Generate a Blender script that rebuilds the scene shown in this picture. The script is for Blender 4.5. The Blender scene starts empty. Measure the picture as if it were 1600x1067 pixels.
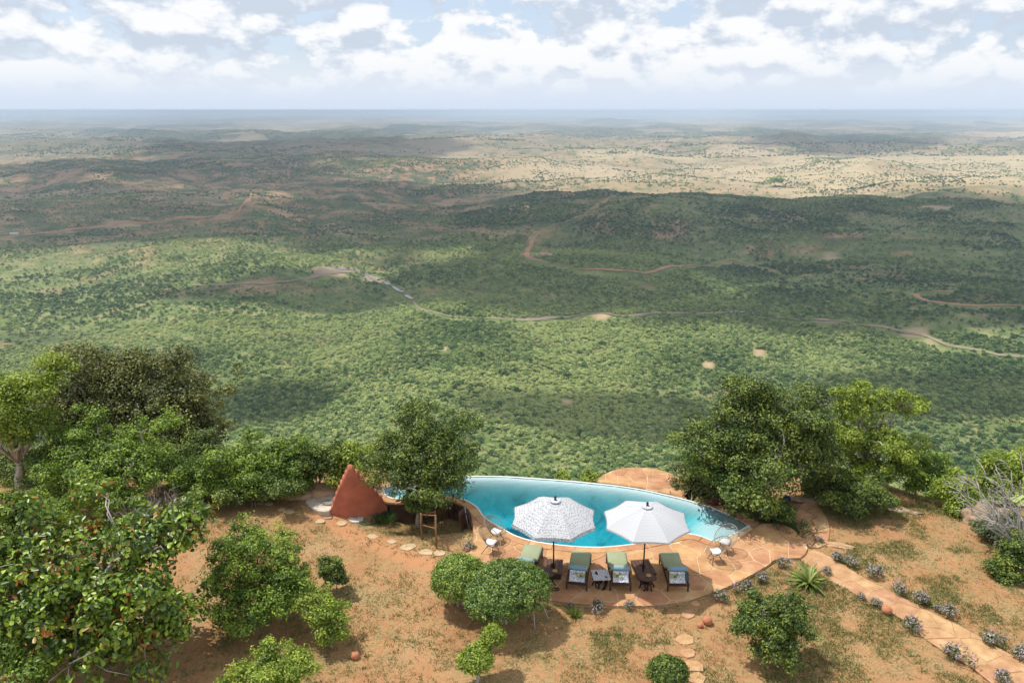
import bpy, math, random
import numpy as np
from mathutils import Vector

random.seed(7)
RNG = np.random.default_rng(7)
R = math.radians
S = bpy.context.scene
COL = S.collection

# ------------------------------------------------------------------ camera
CAM_H, F_PX, PITCH = 14.3, 1200.0, R(16.75)
cam_d = bpy.data.cameras.new("camera"); cam = bpy.data.objects.new("camera", cam_d); COL.objects.link(cam)
cam.location = (0, 0, CAM_H); cam.rotation_euler = (R(90) - PITCH, 0, 0)
cam_d.sensor_width = 36.0; cam_d.lens = 36.0 * F_PX / 1600.0
cam_d.clip_start = 0.1; cam_d.clip_end = 120000
S.camera = cam

# ------------------------------------------------------------------ light, sky, exposure
SUN_EL = R(64.0)
SUN_H = Vector((-0.90, 0.43, 0)).normalized()
TO_SUN = Vector((SUN_H.x * math.cos(SUN_EL), SUN_H.y * math.cos(SUN_EL), math.sin(SUN_EL)))
sun_d = bpy.data.lights.new("sun", "SUN"); sun = bpy.data.objects.new("sun", sun_d); COL.objects.link(sun)
sun_d.energy = 3.3; sun_d.angle = R(0.6); sun_d.color = (1.0, 0.955, 0.88)
sun.rotation_euler = TO_SUN.to_track_quat("Z", "Y").to_euler()
sun.location = TO_SUN * 300

S.view_settings.view_transform = "Standard"; S.view_settings.look = "None"
S.view_settings.gamma = 1.0; S.view_settings.use_curve_mapping = False
S.view_settings.exposure = 0.40
S.cycles.max_bounces = 5; S.cycles.diffuse_bounces = 3; S.cycles.glossy_bounces = 2
S.cycles.transmission_bounces = 3; S.cycles.volume_bounces = 2; S.cycles.transparent_max_bounces = 10
S.cycles.use_adaptive_sampling = True; S.cycles.adaptive_threshold = 0.02
S.cycles.caustics_reflective = False; S.cycles.caustics_refractive = False
S.cycles.use_denoising = True

W = bpy.data.worlds.new("World"); S.world = W; W.use_nodes = True


class NT:
    """small helper to write node trees"""
    def __init__(s, tree):
        s.t = tree; s.n = tree.nodes; s.n.clear()
    def add(s, typ, ins=None, **props):
        nd = s.n.new(typ)
        for k, v in props.items(): setattr(nd, k, v)
        for k, v in (ins or {}).items():
            sock = nd.inputs[k]
            if isinstance(v, bpy.types.NodeSocket): s.t.links.new(v, sock)
            elif isinstance(v, bpy.types.Node): s.t.links.new(v.outputs[0], sock)
            else: sock.default_value = v
        return nd
    def math(s, op, a, b=0.0, clamp=False):
        nd = s.add("ShaderNodeMath", {0: a, 1: b}, operation=op); nd.use_clamp = clamp
        return nd.outputs[0]
    def noise(s, vec, scale, detail=4, rough=0.55, out=0, dist=0.0):
        return s.add("ShaderNodeTexNoise", {"Vector": vec, "Scale": scale, "Detail": detail, "Roughness": rough, "Distortion": dist}).outputs[out]
    def ramp(s, fac, stops, interp="LINEAR"):
        nd = s.add("ShaderNodeValToRGB", {"Fac": fac}); cr = nd.color_ramp; cr.interpolation = interp
        while len(cr.elements) < len(stops): cr.elements.new(0.5)
        for e, (p, c) in zip(cr.elements, stops):
            e.position = p; e.color = (c, c, c, 1) if isinstance(c, (int, float)) else (*c, 1)
        return nd.outputs[0]
    def mix(s, fac, a, b, blend="MIX"):
        nd = s.add("ShaderNodeMix", data_type="RGBA", blend_type=blend)
        for i, v in ((0, fac), (6, a), (7, b)):
            if isinstance(v, bpy.types.NodeSocket): s.t.links.new(v, nd.inputs[i])
            else: nd.inputs[i].default_value = (*v, 1) if isinstance(v, tuple) and len(v) == 3 else v
        return nd.outputs[2]
    def attr(s, name):
        return s.add("ShaderNodeAttribute", attribute_name=name).outputs["Fac"]


def build_world():
    n = NT(W.node_tree)
    sky = n.add("ShaderNodeTexSky", sky_type="NISHITA", sun_disc=False)
    sky.sun_elevation = SUN_EL; sky.sun_rotation = math.atan2(SUN_H.x, SUN_H.y)
    sky.altitude = 600; sky.air_density = 1.0; sky.dust_density = 2.0; sky.ozone_density = 1.0
    d = n.add("ShaderNodeTexCoord").outputs["Generated"]
    z = n.add("ShaderNodeSeparateXYZ", {0: d}).outputs[2]
    def dens(off):
        m = n.add("ShaderNodeMapping", {"Vector": d, "Location": (3.1, 1.7, off), "Scale": (1.75, 1.75, 3.1)}).outputs[0]
        big = n.noise(m, 4.4, 2, 0.5)
        puff = n.noise(m, 11.5, 8, 0.56, dist=0.15)
        v = n.math("ADD", n.math("MULTIPLY", big, 0.75), n.math("MULTIPLY", puff, 0.68))
        return v
    a = dens(0.0); b = dens(0.06)
    # puffs end in a soft horizon veil
    low = n.ramp(z, [(0.008, 0.0), (0.075, 1.0)], "EASE")
    cov = n.ramp(a, [(0.585, 0.0), (0.655, 1.0)], "EASE")
    lit = n.math("ADD", n.math("MULTIPLY", n.math("SUBTRACT", a, b), 6.0), 0.52, clamp=True)
    ccol = n.ramp(lit, [(0.10, (4.3, 4.8, 5.6)), (0.42, (5.2, 5.6, 6.2)), (0.62, (6.1, 6.35, 6.7)), (0.92, (6.9, 6.9, 6.9))])
    veil = n.mix(0.6, sky.outputs[0], (4.6, 5.4, 6.7))
    c1 = n.mix(n.math("MULTIPLY", cov, 0.95), veil, ccol)
    hz = n.mix(0.93, sky.outputs[0], (5.9, 6.3, 6.9))
    hz = n.mix(n.ramp(z, [(0.0, 0.0), (0.05, 1.0)], "EASE"), (4.7, 5.35, 6.4), hz)
    c2 = n.mix(low, hz, c1)
    # an overhead sky with fewer clouds than the low view through many of them
    bg = n.add("ShaderNodeBackground", {"Color": c2, "Strength": 0.110})
    n.add("ShaderNodeOutputWorld", {"Surface": bg})


build_world()

# ------------------------------------------------------------------ numeric helpers
_perm = np.random.default_rng(11).permutation(512) & 511
_val = np.random.default_rng(12).random(512)


def vnoise(x, y, seed=0):
    x = np.asarray(x, float) + seed * 17.31; y = np.asarray(y, float) - seed * 9.77
    ix = np.floor(x).astype(np.int64); iy = np.floor(y).astype(np.int64)
    fx = x - ix; fy = y - iy
    fx = fx * fx * (3 - 2 * fx); fy = fy * fy * (3 - 2 * fy)
    def h(i, j): return _val[_perm[(i + _perm[j & 511]) & 511]]
    return (h(ix, iy) * (1 - fx) + h(ix + 1, iy) * fx) * (1 - fy) + (h(ix, iy + 1) * (1 - fx) + h(ix + 1, iy + 1) * fx) * fy


def fbm(x, y, seed=0, octv=4):
    t = 0; a = 0.5; s = 0
    for k in range(octv):
        t = t + a * vnoise(x * 2 ** k, y * 2 ** k, seed + k); s += a; a *= 0.5
    return t / s


def sstep(x, a, b):
    t = np.clip((np.asarray(x, float) - a) / (b - a), 0, 1)
    return t * t * (3 - 2 * t)


CP, SP = math.cos(PITCH), math.sin(PITCH)


def ray(px, py):
    u = (px - 800.0) / F_PX; v = (533.5 - py) / F_PX
    return np.array((u, v * SP + CP, v * CP - SP))


def G(px, py, z=0.0):
    """point of the level z that the photograph shows at this place"""
    d = ray(px, py); t = (z - CAM_H) / d[2]
    return np.array((d[0] * t, d[1] * t, z))


def WY(px, py, Y):
    d = ray(px, py); t = Y / d[1]
    return np.array((d[0] * t, Y, CAM_H + d[2] * t))


def mpp(Y, z=1.0):
    """metres per photo pixel at a distance"""
    return (Y * CP + (CAM_H - z) * SP) / F_PX


def project(p):
    x, y, z = p[..., 0], p[..., 1], p[..., 2] - CAM_H
    dep = y * CP - z * SP; up = y * SP + z * CP
    return 800 + F_PX * x / dep, 533.5 - F_PX * up / dep


def catmull(pts, closed=False, step=0.25):
    P = [np.asarray(p, float) for p in pts]; n = len(P); out = []
    rng = range(n if closed else n - 1)
    for i in rng:
        if closed: p0, p1, p2, p3 = P[i - 1], P[i], P[(i + 1) % n], P[(i + 2) % n]
        else: p0, p1, p2, p3 = P[max(i - 1, 0)], P[i], P[i + 1], P[min(i + 2, n - 1)]
        k = max(2, int(np.linalg.norm(p2 - p1) / step))
        for j in range(k):
            t = j / k
            out.append(0.5 * ((2 * p1) + (-p0 + p2) * t + (2 * p0 - 5 * p1 + 4 * p2 - p3) * t * t + (-p0 + 3 * p1 - 3 * p2 + p3) * t ** 3))
    if not closed: out.append(P[-1])
    return np.array(out)


def inside(poly, x, y):
    x = np.asarray(x, float); y = np.asarray(y, float); c = np.zeros(x.shape, bool)
    n = len(poly); j = n - 1
    for i in range(n):
        xi, yi = poly[i][:2]; xj, yj = poly[j][:2]
        if yi != yj:
            c ^= ((yi > y) != (yj > y)) & (x < (xj - xi) * (y - yi) / (yj - yi) + xi)
        j = i
    return c


def seg_dist(line, x, y, closed=False):
    x = np.asarray(x, float); y = np.asarray(y, float); best = np.full(x.shape, 1e9)
    n = len(line)
    for i in range(n if closed else n - 1):
        a = line[i][:2]; b = line[(i + 1) % n][:2]
        dx, dy = b[0] - a[0], b[1] - a[1]; L = dx * dx + dy * dy + 1e-9
        t = np.clip(((x - a[0]) * dx + (y - a[1]) * dy) / L, 0, 1)
        best = np.minimum(best, (x - a[0] - t * dx) ** 2 + (y - a[1] - t * dy) ** 2)
    return np.sqrt(best)


def offset_line(line, d, closed=False):
    L = np.asarray(line)[:, :2]; n = len(L)
    t = np.zeros_like(L)
    for i in range(n):
        a = L[(i - 1) % n] if (closed or i > 0) else L[i]
        b = L[(i + 1) % n] if (closed or i < n - 1) else L[i]
        v = b - a; t[i] = v / (np.linalg.norm(v) + 1e-9)
    nrm = np.stack((-t[:, 1], t[:, 0]), 1)
    return L + nrm * d


# ------------------------------------------------------------------ outlines (metres, from the plan of the place)
POOL_FAR = [(598, 764), (620, 757), (650, 751), (690, 746.5), (740, 744.5), (790, 745), (830, 747.5), (880, 751), (917, 754.5),
            (960, 759), (1000, 765), (1040, 773.5), (1080, 783.5), (1110, 793), (1140, 805.5), (1160, 815), (1169, 822)]
POOL_NEAR = [(1169, 822), (1152, 832), (1130, 842), (1114, 845), (1098, 839), (1076, 834), (1050, 838), (1020, 845), (985, 851),
             (940, 855), (900, 854), (865, 850.5), (830, 845), (802, 836), (784, 825.5), (767, 816), (753, 805), (745, 793), (731, 783.5),
             (712, 776.5), (690, 774), (660, 776.5), (632, 779), (612, 778.5), (600, 772), (598, 764)]
far_l = catmull([G(*p)[:2] for p in POOL_FAR]); near_l = catmull([G(*p)[:2] for p in POOL_NEAR])
POOL = np.vstack((far_l[:-1], near_l[:-1]))          # clockwise seen from above? far edge left to right, then back
COPE_W = 0.34
cope_out = offset_line(near_l, -COPE_W)
if inside(POOL, cope_out[len(cope_out) // 2, 0], cope_out[len(cope_out) // 2, 1]):
    cope_out = offset_line(near_l, COPE_W); SGN = 1
else: SGN = -1
TERR_PX = [(1188, 818), (1215, 817), (1240, 827), (1253, 842), (1262, 855), (1250, 871), (1217, 872), (1190, 888), (1160, 905), (1125, 921), (1095, 932),
           (1060, 941), (1000, 946), (940, 945), (880, 940), (840, 932), (790, 915), (745, 897), (715, 884), (702, 873), (712, 866), (734, 862),
           (740, 845), (739, 825), (737, 808)]
i0 = next(i for i, p in enumerate(near_l) if p[0] < G(747, 797)[0] and i > 40)
terr_front = catmull([G(*p)[:2] for p in TERR_PX], step=0.3)
TERR = np.vstack((cope_out[4:i0][::-1], terr_front))     # along the coping, then round the front
TERR_AREA = TERR
PATH_L = [(1248, 872), (1275, 890), (1303, 909), (1340, 929), (1375, 948), (1412, 968), (1450, 1000), (1490, 1025), (1521, 1043), (1560, 1075), (1600, 1105)]
PATH_R = [(1263, 856), (1285, 863), (1319, 882), (1356, 905), (1405, 930), (1442, 950), (1499, 976), (1544, 1002), (1600, 1033), (1650, 1060)]
path_l = catmull([G(*p, -0.08)[:2] for p in PATH_L], step=0.4); path_r = catmull([G(*p, -0.08)[:2] for p in PATH_R], step=0.4)
PATH = np.vstack((path_l, path_r[::-1]))
DECK_C = G(1005, 764)[:2]; DECK_R = 1.85

_rimpx = [(-400, 760), (0, 742), (200, 752), (330, 765), (430, 758), (560, 750)]
_rim = [G(x, y)[:2] for x, y in _rimpx] + [p + np.array((0, -1.7)) for p in far_l[6:len(far_l) - 4:6]]
_rim = sorted(_rim, key=lambda p: p[0])
_rim += [G(x, y)[:2] for x, y in [(1185, 808), (1260, 776), (1330, 752), (1400, 762), (1480, 790), (1560, 798), (1700, 815), (2000, 830)]]
RIMX = np.array([-400, -60] + [p[0] for p in _rim] + [60, 400]); RIMY = np.array([-150, 22] + [p[1] for p in _rim] + [18, -150])
_o = np.argsort(RIMX); RIMX, RIMY = RIMX[_o], RIMY[_o]
_S = np.array([-1, 0, 2, 4, 7, 12, 20, 30, 45, 70, 110, 170, 250, 340, 450, 570, 700, 870, 1150, 1500, 1e6])
_Z = np.array([0, -0.03, -.5, -1.4, -3.4, -7.4, -14, -22, -33, -50, -77, -115, -154, -186, -207, -222, -230, -236, -239, -240, -240])
POCKET = G(668, 824, -0.8)


def H(x, y):
    x = np.asarray(x, float); y = np.asarray(y, float)
    s = y - np.interp(x, RIMX, RIMY)
    z = np.interp(s, _S, _Z)
    z = z - 0.12 + 0.10 * (fbm(x / 2.2, y / 2.2, 3, 3) - 0.5) * sstep(-s, -8, 1)
    z = z - 0.75 * np.exp(-(((x - POCKET[0]) / 1.9) ** 2 + ((y - POCKET[1]) / 1.25) ** 2) ** 1.5)
    z = z - 0.40 * np.exp(-(((x + 6.3) / 1.6) ** 2 + ((y - 25.2) / 1.4) ** 2))
    z = z + 2.5 * (fbm(x / 14, y / 14, 5, 3) - 0.5) * sstep(s, 4, 25)
    z = z + 36 * (fbm(x / 150, y / 150, 8, 4) - 0.5) * sstep(s, 150, 480)
    z = z + 130 * (fbm(x / 620, y / 620, 21, 4) - 0.5) * sstep(s, 800, 2000)
    z = z + 190 * (fbm(x / 2600, y / 1700, 33, 5) - 0.5) * sstep(s, 2600, 7000) - 12 * sstep(s, 2000, 9000)
    return z


def Pg(px, py):
    """where the photo's view ray meets the ground"""
    d = ray(px, py); lo, hi = 5.0, 60.0
    f = lambda t: CAM_H + d[2] * t - float(H(d[0] * t, d[1] * t))
    t = 6.0; st = 0.5
    while f(t) > 0 and t < 60000: t += st; st = max(0.5, t * 0.01)
    lo, hi = t - st, t
    for _ in range(30):
        m = (lo + hi) / 2
        if f(m) > 0: lo = m
        else: hi = m
    return np.array((d[0] * hi, d[1] * hi, CAM_H + d[2] * hi))


# ------------------------------------------------------------------ object helpers
def link(o, parent=None):
    COL.objects.link(o)
    if parent is not None: o.parent = parent
    return o


def tag(o, label=None, cat=None, group=None, kind=None):
    if label: o["label"] = label
    if cat: o["category"] = cat
    if group: o["group"] = group
    if kind: o["kind"] = kind
    return o


def thing(name, label, cat, loc=(0, 0, 0), rz=0.0, group=None):
    o = bpy.data.objects.new(name, None); o.location = tuple(float(v) for v in loc); o.rotation_euler = (0, 0, rz)
    o.empty_display_size = 0.2
    link(o); return tag(o, label, cat, group)


def mesh_np(name, V, quads=None, tris=None, attrs=None, mats=(), smooth=False, fmat=None):
    V = np.asarray(V, np.float32); me = bpy.data.meshes.new(name)
    quads = np.zeros((0, 4), np.int32) if quads is None else np.asarray(quads, np.int32)
    tris = np.zeros((0, 3), np.int32) if tris is None else np.asarray(tris, np.int32)
    me.vertices.add(len(V)); me.vertices.foreach_set("co", V.ravel())
    nl = quads.size + tris.size; npoly = len(quads) + len(tris)
    me.loops.add(nl); me.loops.foreach_set("vertex_index", np.concatenate((quads.ravel(), tris.ravel())).astype(np.int32))
    me.polygons.add(npoly)
    st = np.concatenate((np.arange(len(quads)) * 4, quads.size + np.arange(len(tris)) * 3)).astype(np.int32)
    me.polygons.foreach_set("loop_start", st)
    if smooth: me.polygons.foreach_set("use_smooth", np.ones(npoly, bool))
    if fmat is not None: me.polygons.foreach_set("material_index", np.asarray(fmat, np.int32))
    for k, a in (attrs or {}).items():
        at = me.attributes.new(k, "FLOAT", "POINT"); at.data.foreach_set("value", np.asarray(a, np.float32))
    for m in mats: me.materials.append(m)
    me.update(calc_edges=True); me.validate()
    return me


class MB:
    """collects shapes, builds ONE mesh object"""
    def __init__(s): s.v = []; s.f = []; s.sm = []
    def add(s, V, F, smooth=False):
        b = len(s.v); s.v += [tuple(map(float, p)) for p in V]; s.f += [tuple(i + b for i in f) for f in F]; s.sm += [smooth] * len(F)
        return s
    def box(s, c, size, rz=0.0, M=None):
        c = np.array(c, float); h = np.array(size, float) / 2
        V = np.array([(x, y, z) for x in (-1, 1) for y in (-1, 1) for z in (-1, 1)], float) * h
        ca, sa = math.cos(rz), math.sin(rz)
        V = np.stack((V[:, 0] * ca - V[:, 1] * sa, V[:, 0] * sa + V[:, 1] * ca, V[:, 2]), 1)
        if M is not None: V = V @ np.array(M).T
        return s.add(V + c, [(0, 1, 3, 2), (4, 6, 7, 5), (0, 4, 5, 1), (2, 3, 7, 6), (0, 2, 6, 4), (1, 5, 7, 3)])
    def tube(s, pts, rad, n=6, closed=False, cap=True):
        P = np.array(pts, float); m = len(P)
        rad = np.full(m, rad) if np.isscalar(rad) else np.array(rad, float)
        V = []; up = np.array((0.13, 0.31, 0.94)); prev = None
        for i in range(m):
            a = P[(i - 1) % m] if (closed or i > 0) else P[i]; b = P[(i + 1) % m] if (closed or i < m - 1) else P[i]
            t = b - a; t = t / (np.linalg.norm(t) + 1e-9)
            if prev is None:
                u = np.cross(t, up)
                if np.linalg.norm(u) < 1e-3: u = np.cross(t, (1, 0, 0))
            else: u = prev - t * np.dot(prev, t)
            u = u / (np.linalg.norm(u) + 1e-9); prev = u; w = np.cross(t, u)
            for k in range(n):
                an = 2 * math.pi * k / n
                V.append(P[i] + rad[i] * (math.cos(an) * u + math.sin(an) * w))
        F = []
        for i in range(m if closed else m - 1):
            for k in range(n):
                a = i * n + k; b = i * n + (k + 1) % n; j = ((i + 1) % m) * n
                F.append((a, b, j + (k + 1) % n, j + k))
        if cap and not closed:
            F.append(tuple(range(n - 1, -1, -1))); F.append(tuple((m - 1) * n + k for k in range(n)))
        return s.add(V, F, True)
    def prism(s, poly, z0, z1, bev=0.0, top_jit=None):
        n = len(poly); poly = np.array(poly)[:, :2]
        a = sum(poly[i][0] * poly[(i + 1) % n][1] - poly[(i + 1) % n][0] * poly[i][1] for i in range(n))
        if a < 0: poly = poly[::-1]
        zt = np.full(n, z1) if top_jit is None else z1 + np.array(top_jit)
        c = poly.mean(0)
        if bev:
            dl = poly - c; ln = np.linalg.norm(dl, axis=1, keepdims=True) + 1e-9
            inn = c + dl * np.maximum(0.3, (ln - bev) / ln)
            V = [(p[0], p[1], z0) for p in poly] + [(p[0], p[1], zt[i] - bev) for i, p in enumerate(poly)] + [(p[0], p[1], zt[i]) for i, p in enumerate(inn)]
            F = [(i, (i + 1) % n, n + (i + 1) % n, n + i) for i in range(n)] + [(n + i, n + (i + 1) % n, 2 * n + (i + 1) % n, 2 * n + i) for i in range(n)]
            F.append(tuple(2 * n + i for i in range(n)))
        else:
            V = [(p[0], p[1], z0) for p in poly] + [(p[0], p[1], zt[i]) for i, p in enumerate(poly)]
            F = [(i, (i + 1) % n, n + (i + 1) % n, n + i) for i in range(n)]; F.append(tuple(n + i for i in range(n)))
        return s.add(V, F)
    def lathe(s, prof, c=(0, 0, 0), n=20, sq=1.0):
        V = []; F = []; c = np.array(c, float)
        for r, z in prof:
            for k in range(n):
                a = 2 * math.pi * k / n; V.append(c + (r * math.cos(a), r * math.sin(a) * sq, z))
        for i in range(len(prof) - 1):
            for k in range(n):
                F.append((i * n + k, i * n + (k + 1) % n, (i + 1) * n + (k + 1) % n, (i + 1) * n + k))
        F.append(tuple(range(n - 1, -1, -1))); F.append(tuple((len(prof) - 1) * n + k for k in range(n)))
        return s.add(V, F, True)
    def data(s, name, mat):
        me = bpy.data.meshes.new(name); me.from_pydata(s.v, [], s.f)
        me.polygons.foreach_set("use_smooth", s.sm)
        if mat: me.materials.append(mat)
        me.update(); return me
    def build(s, name, mat, parent=None):
        return link(bpy.data.objects.new(name, s.data(name, mat)), parent)


def copy_tree(o, parent=None):
    c = o.copy(); COL.objects.link(c)
    if parent is not None: c.parent = parent
    for ch in list(o.children): copy_tree(ch, c)
    return c


# ------------------------------------------------------------------ materials
def new_mat(name):
    m = bpy.data.materials.new(name); m.use_nodes = True
    return m, NT(m.node_tree)


def std(name, col, rough=0.7, var=0.25, scale=6.0, bump=0.15, bscale=None, spec=0.3, obj_var=0.0, col2=None, metal=0.0):
    m, n = new_mat(name)
    tc = n.add("ShaderNodeTexCoord").outputs["Object"]
    nz = n.noise(tc, scale, 5, 0.6)
    c2 = col2 or tuple(min(1, c * (1 + var)) for c in col)
    c1 = tuple(c * (1 - var) for c in col)
    c = n.ramp(nz, [(0.3, c1), (0.5, col), (0.7, c2)])
    if obj_var:
        rnd = n.add("ShaderNodeObjectInfo").outputs["Random"]
        c = n.add("ShaderNodeHueSaturation", {"Color": c, "Value": n.math("ADD", n.math("MULTIPLY", rnd, 2 * obj_var), 1 - obj_var),
                                            "Hue": n.math("ADD", n.math("MULTIPLY", rnd, 0.02), 0.49)}).outputs[0]
    p = n.add("ShaderNodeBsdfPrincipled", {"Base Color": c, "Roughness": rough, "Specular IOR Level": spec, "Metallic": metal})
    if bump:
        b = n.add("ShaderNodeBump", {"Height": n.noise(tc, bscale or scale * 5, 4, 0.6), "Strength": bump, "Distance": 0.02})
        n.t.links.new(b.outputs[0], p.inputs["Normal"])
    n.add("ShaderNodeOutputMaterial", {"Surface": p})
    return m


def leaf_mat(name, dark, mid, light, trans=0.35, rough=0.5, extra=None, rnd=False, gloss=0.35):
    """leaf colours vary from leaf to leaf (stored tint), light passes through the blade"""
    m, n = new_mat(name)
    t = n.attr("tint")
    if rnd:
        r = n.add("ShaderNodeObjectInfo").outputs["Random"]
        hue = n.add("ShaderNodeAttribute", attribute_name="hue", attribute_type="INSTANCER").outputs["Fac"]
        t = n.math("ADD", n.math("ADD", n.math("MULTIPLY", t, 0.45), n.math("MULTIPLY", r, 0.50)), hue, clamp=True)
    stops = [(0.05, dark), (0.45, mid), (0.85, light)]
    if extra: stops += extra
    c = n.ramp(t, stops)
    p = n.add("ShaderNodeBsdfPrincipled", {"Base Color": c, "Roughness": rough, "Specular IOR Level": gloss})
    tr = n.add("ShaderNodeBsdfTranslucent", {"Color": n.mix(1.0, c, (1.0, 1.0, 0.45), "MULTIPLY")})
    mx = n.add("ShaderNodeMixShader", {0: trans, 1: p.outputs[0], 2: tr.outputs[0]})
    n.add("ShaderNodeOutputMaterial", {"Surface": mx})
    return m


M = {}
M["stone"] = std("flagstone_sandstone", (0.475, 0.25, 0.12), 0.8, 0.30, 1.6, 0.3, 22, obj_var=0.07, col2=(0.56, 0.35, 0.19))
M["stone_path"] = std("path_sandstone", (0.47, 0.265, 0.135), 0.85, 0.25, 2.8, 0.4, 20, obj_var=0.05, col2=(0.55, 0.36, 0.21))
M["mortar"] = std("pale_mortar", (0.60, 0.44, 0.27), 0.9, 0.2, 5, 0.3)
M["earth_joint"] = std("earthy_joint", (0.40, 0.225, 0.11), 0.95, 0.25, 4, 0.3)
M["rim"] = std("pool_white_plaster", (0.72, 0.74, 0.72), 0.6, 0.08, 6, 0.05)
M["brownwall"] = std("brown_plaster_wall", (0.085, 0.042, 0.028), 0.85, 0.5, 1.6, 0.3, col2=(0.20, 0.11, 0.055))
M["redwall"] = std("red_clay_plaster", (0.47, 0.155, 0.095), 0.85, 0.26, 1.7, 0.5, 9)
M["darkwood"] = std("dark_brown_wood", (0.055, 0.028, 0.018), 0.45, 0.35, 9, 0.2, obj_var=0.1, spec=0.4)
M["plankwood"] = std("brown_plank_wood", (0.105, 0.052, 0.034), 0.55, 0.35, 7, 0.25, obj_var=0.15)
M["palewood"] = std("weathered_pole_wood", (0.27, 0.15, 0.07), 0.75, 0.35, 9, 0.3)
M["rootwood"] = std("driftwood_root", (0.03, 0.018, 0.014), 0.7, 0.4, 10, 0.3)
M["metal"] = std("dark_metal", (0.04, 0.038, 0.036), 0.45, 0.2, 8, 0.0)
M["cream_metal"] = std("cream_painted_steel", (0.27, 0.24, 0.18), 0.45, 0.1, 8, 0.0)
M["cord"] = std("pale_cord", (0.20, 0.165, 0.12), 0.7, 0.15, 20, 0.0)
M["mattress"] = std("sage_green_canvas", (0.30, 0.34, 0.215), 0.9, 0.07, 3, 0.12, 60)
M["white"] = std("white_cotton", (0.66, 0.67, 0.68), 0.9, 0.05, 8, 0.2, 20)
M["clay"] = std("terracotta_clay", (0.50, 0.205, 0.11), 0.85, 0.15, 5, 0.2)
M["rock"] = std("lichen_rock", (0.30, 0.20, 0.12), 0.9, 0.5, 2.4, 0.8, 9, col2=(0.50, 0.43, 0.33))
M["slab"] = std("bare_sandstone_outcrop", (0.48, 0.29, 0.16), 0.9, 0.3, 1.1, 0.5, 8, col2=(0.56, 0.47, 0.38))
M["palecrete"] = std("pale_concrete", (0.50, 0.43, 0.35), 0.9, 0.3, 1.8, 0.3)
M["pebble"] = std("grey_cover", (0.27, 0.24, 0.21), 0.8, 0.3, 5, 0.4)
M["hose"] = std("green_rubber_hose", (0.02, 0.12, 0.06), 0.5, 0.1, 5, 0)
M["redboard"] = std("dark_red_board", (0.10, 0.022, 0.02), 0.6, 0.2, 5, 0.1)
M["blue"] = std("dark_blue_plastic", (0.01, 0.02, 0.10), 0.5, 0.1, 5, 0)
M["straw"] = std("straw_weave", (0.42, 0.28, 0.13), 0.9, 0.3, 20, 0.3)
M["bark"] = std("grey_bark", (0.20, 0.16, 0.12), 0.9, 0.4, 5, 0.5, col2=(0.36, 0.31, 0.26))
M["bark_pale"] = std("pale_bark", (0.42, 0.38, 0.33), 0.9, 0.25, 6, 0.4)
M["deadwood"] = std("bleached_dead_wood", (0.47, 0.45, 0.42), 0.9, 0.15, 8, 0.2)
M["road"] = std("red_dirt", (0.43, 0.225, 0.115), 0.95, 0.2, 0.05, 0.0)
M["sand"] = std("pale_river_sand", (0.29, 0.225, 0.155), 0.95, 0.25, 0.04, 0.0)
M["house_wall"] = std("pale_house_wall", (0.62, 0.56, 0.50), 0.9, 0.1, 0.5, 0)
M["house_roof"] = std("tin_roof", (0.5, 0.5, 0.5), 0.5, 0.1, 0.5, 0)
M["roof_red"] = std("rusty_roof", (0.36, 0.16, 0.10), 0.7, 0.2, 0.5, 0)

L = {}
L["darkolive"] = leaf_mat("dark_olive_leaves", (0.052, 0.068, 0.016), (0.115, 0.135, 0.030), (0.27, 0.27, 0.068), 0.18, gloss=0.4)
L["dark"] = leaf_mat("dark_green_leaves", (0.031, 0.059, 0.010), (0.092, 0.152, 0.022), (0.253, 0.309, 0.046), 0.18, gloss=0.4)
L["mid"] = leaf_mat("mid_green_leaves", (0.056, 0.104, 0.014), (0.150, 0.242, 0.028), (0.334, 0.452, 0.061), 0.24)
L["bright"] = leaf_mat("bright_green_leaves", (0.090, 0.149, 0.020), (0.233, 0.326, 0.038), (0.473, 0.556, 0.090), 0.32)
L["box"] = leaf_mat("clipped_leaves", (0.065, 0.126, 0.014), (0.183, 0.292, 0.033), (0.418, 0.495, 0.098), 0.20, gloss=0.5, rough=0.4)
L["boxdark"] = leaf_mat("clipped_dark_leaves", (0.045, 0.105, 0.016), (0.125, 0.225, 0.034), (0.33, 0.41, 0.090), 0.20, gloss=0.5, rough=0.4)
L["big"] = leaf_mat("large_glossy_leaves", (0.043, 0.087, 0.013), (0.144, 0.241, 0.028), (0.361, 0.477, 0.046), 0.24, 0.38,
                    extra=[(0.885, (0.20, 0.21, 0.03)), (0.945, (0.40, 0.25, 0.04)), (0.98, (0.36, 0.12, 0.03))], gloss=0.5)
L["agave"] = leaf_mat("strap_leaves", (0.10, 0.15, 0.03), (0.20, 0.27, 0.05), (0.33, 0.38, 0.11), 0.3, 0.4)
L["grey"] = leaf_mat("grey_green_leaves", (0.07, 0.11, 0.04), (0.14, 0.18, 0.075), (0.24, 0.27, 0.14), 0.3)
L["flower"] = leaf_mat("lilac_petals", (0.30, 0.22, 0.30), (0.48, 0.37, 0.44), (0.62, 0.52, 0.56), 0.3)
L["grass"] = leaf_mat("short_grass", (0.11, 0.15, 0.045), (0.21, 0.235, 0.075), (0.46, 0.37, 0.17), 0.3)
L["lush"] = leaf_mat("lush_grass", (0.03, 0.075, 0.02), (0.06, 0.12, 0.03), (0.10, 0.17, 0.05), 0.35)
L["valley"] = leaf_mat("bushland_leaves", (0.038, 0.095, 0.028), (0.19, 0.295, 0.085), (0.56, 0.62, 0.25), 0.28, 0.7, rnd=True, gloss=0.15)


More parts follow.
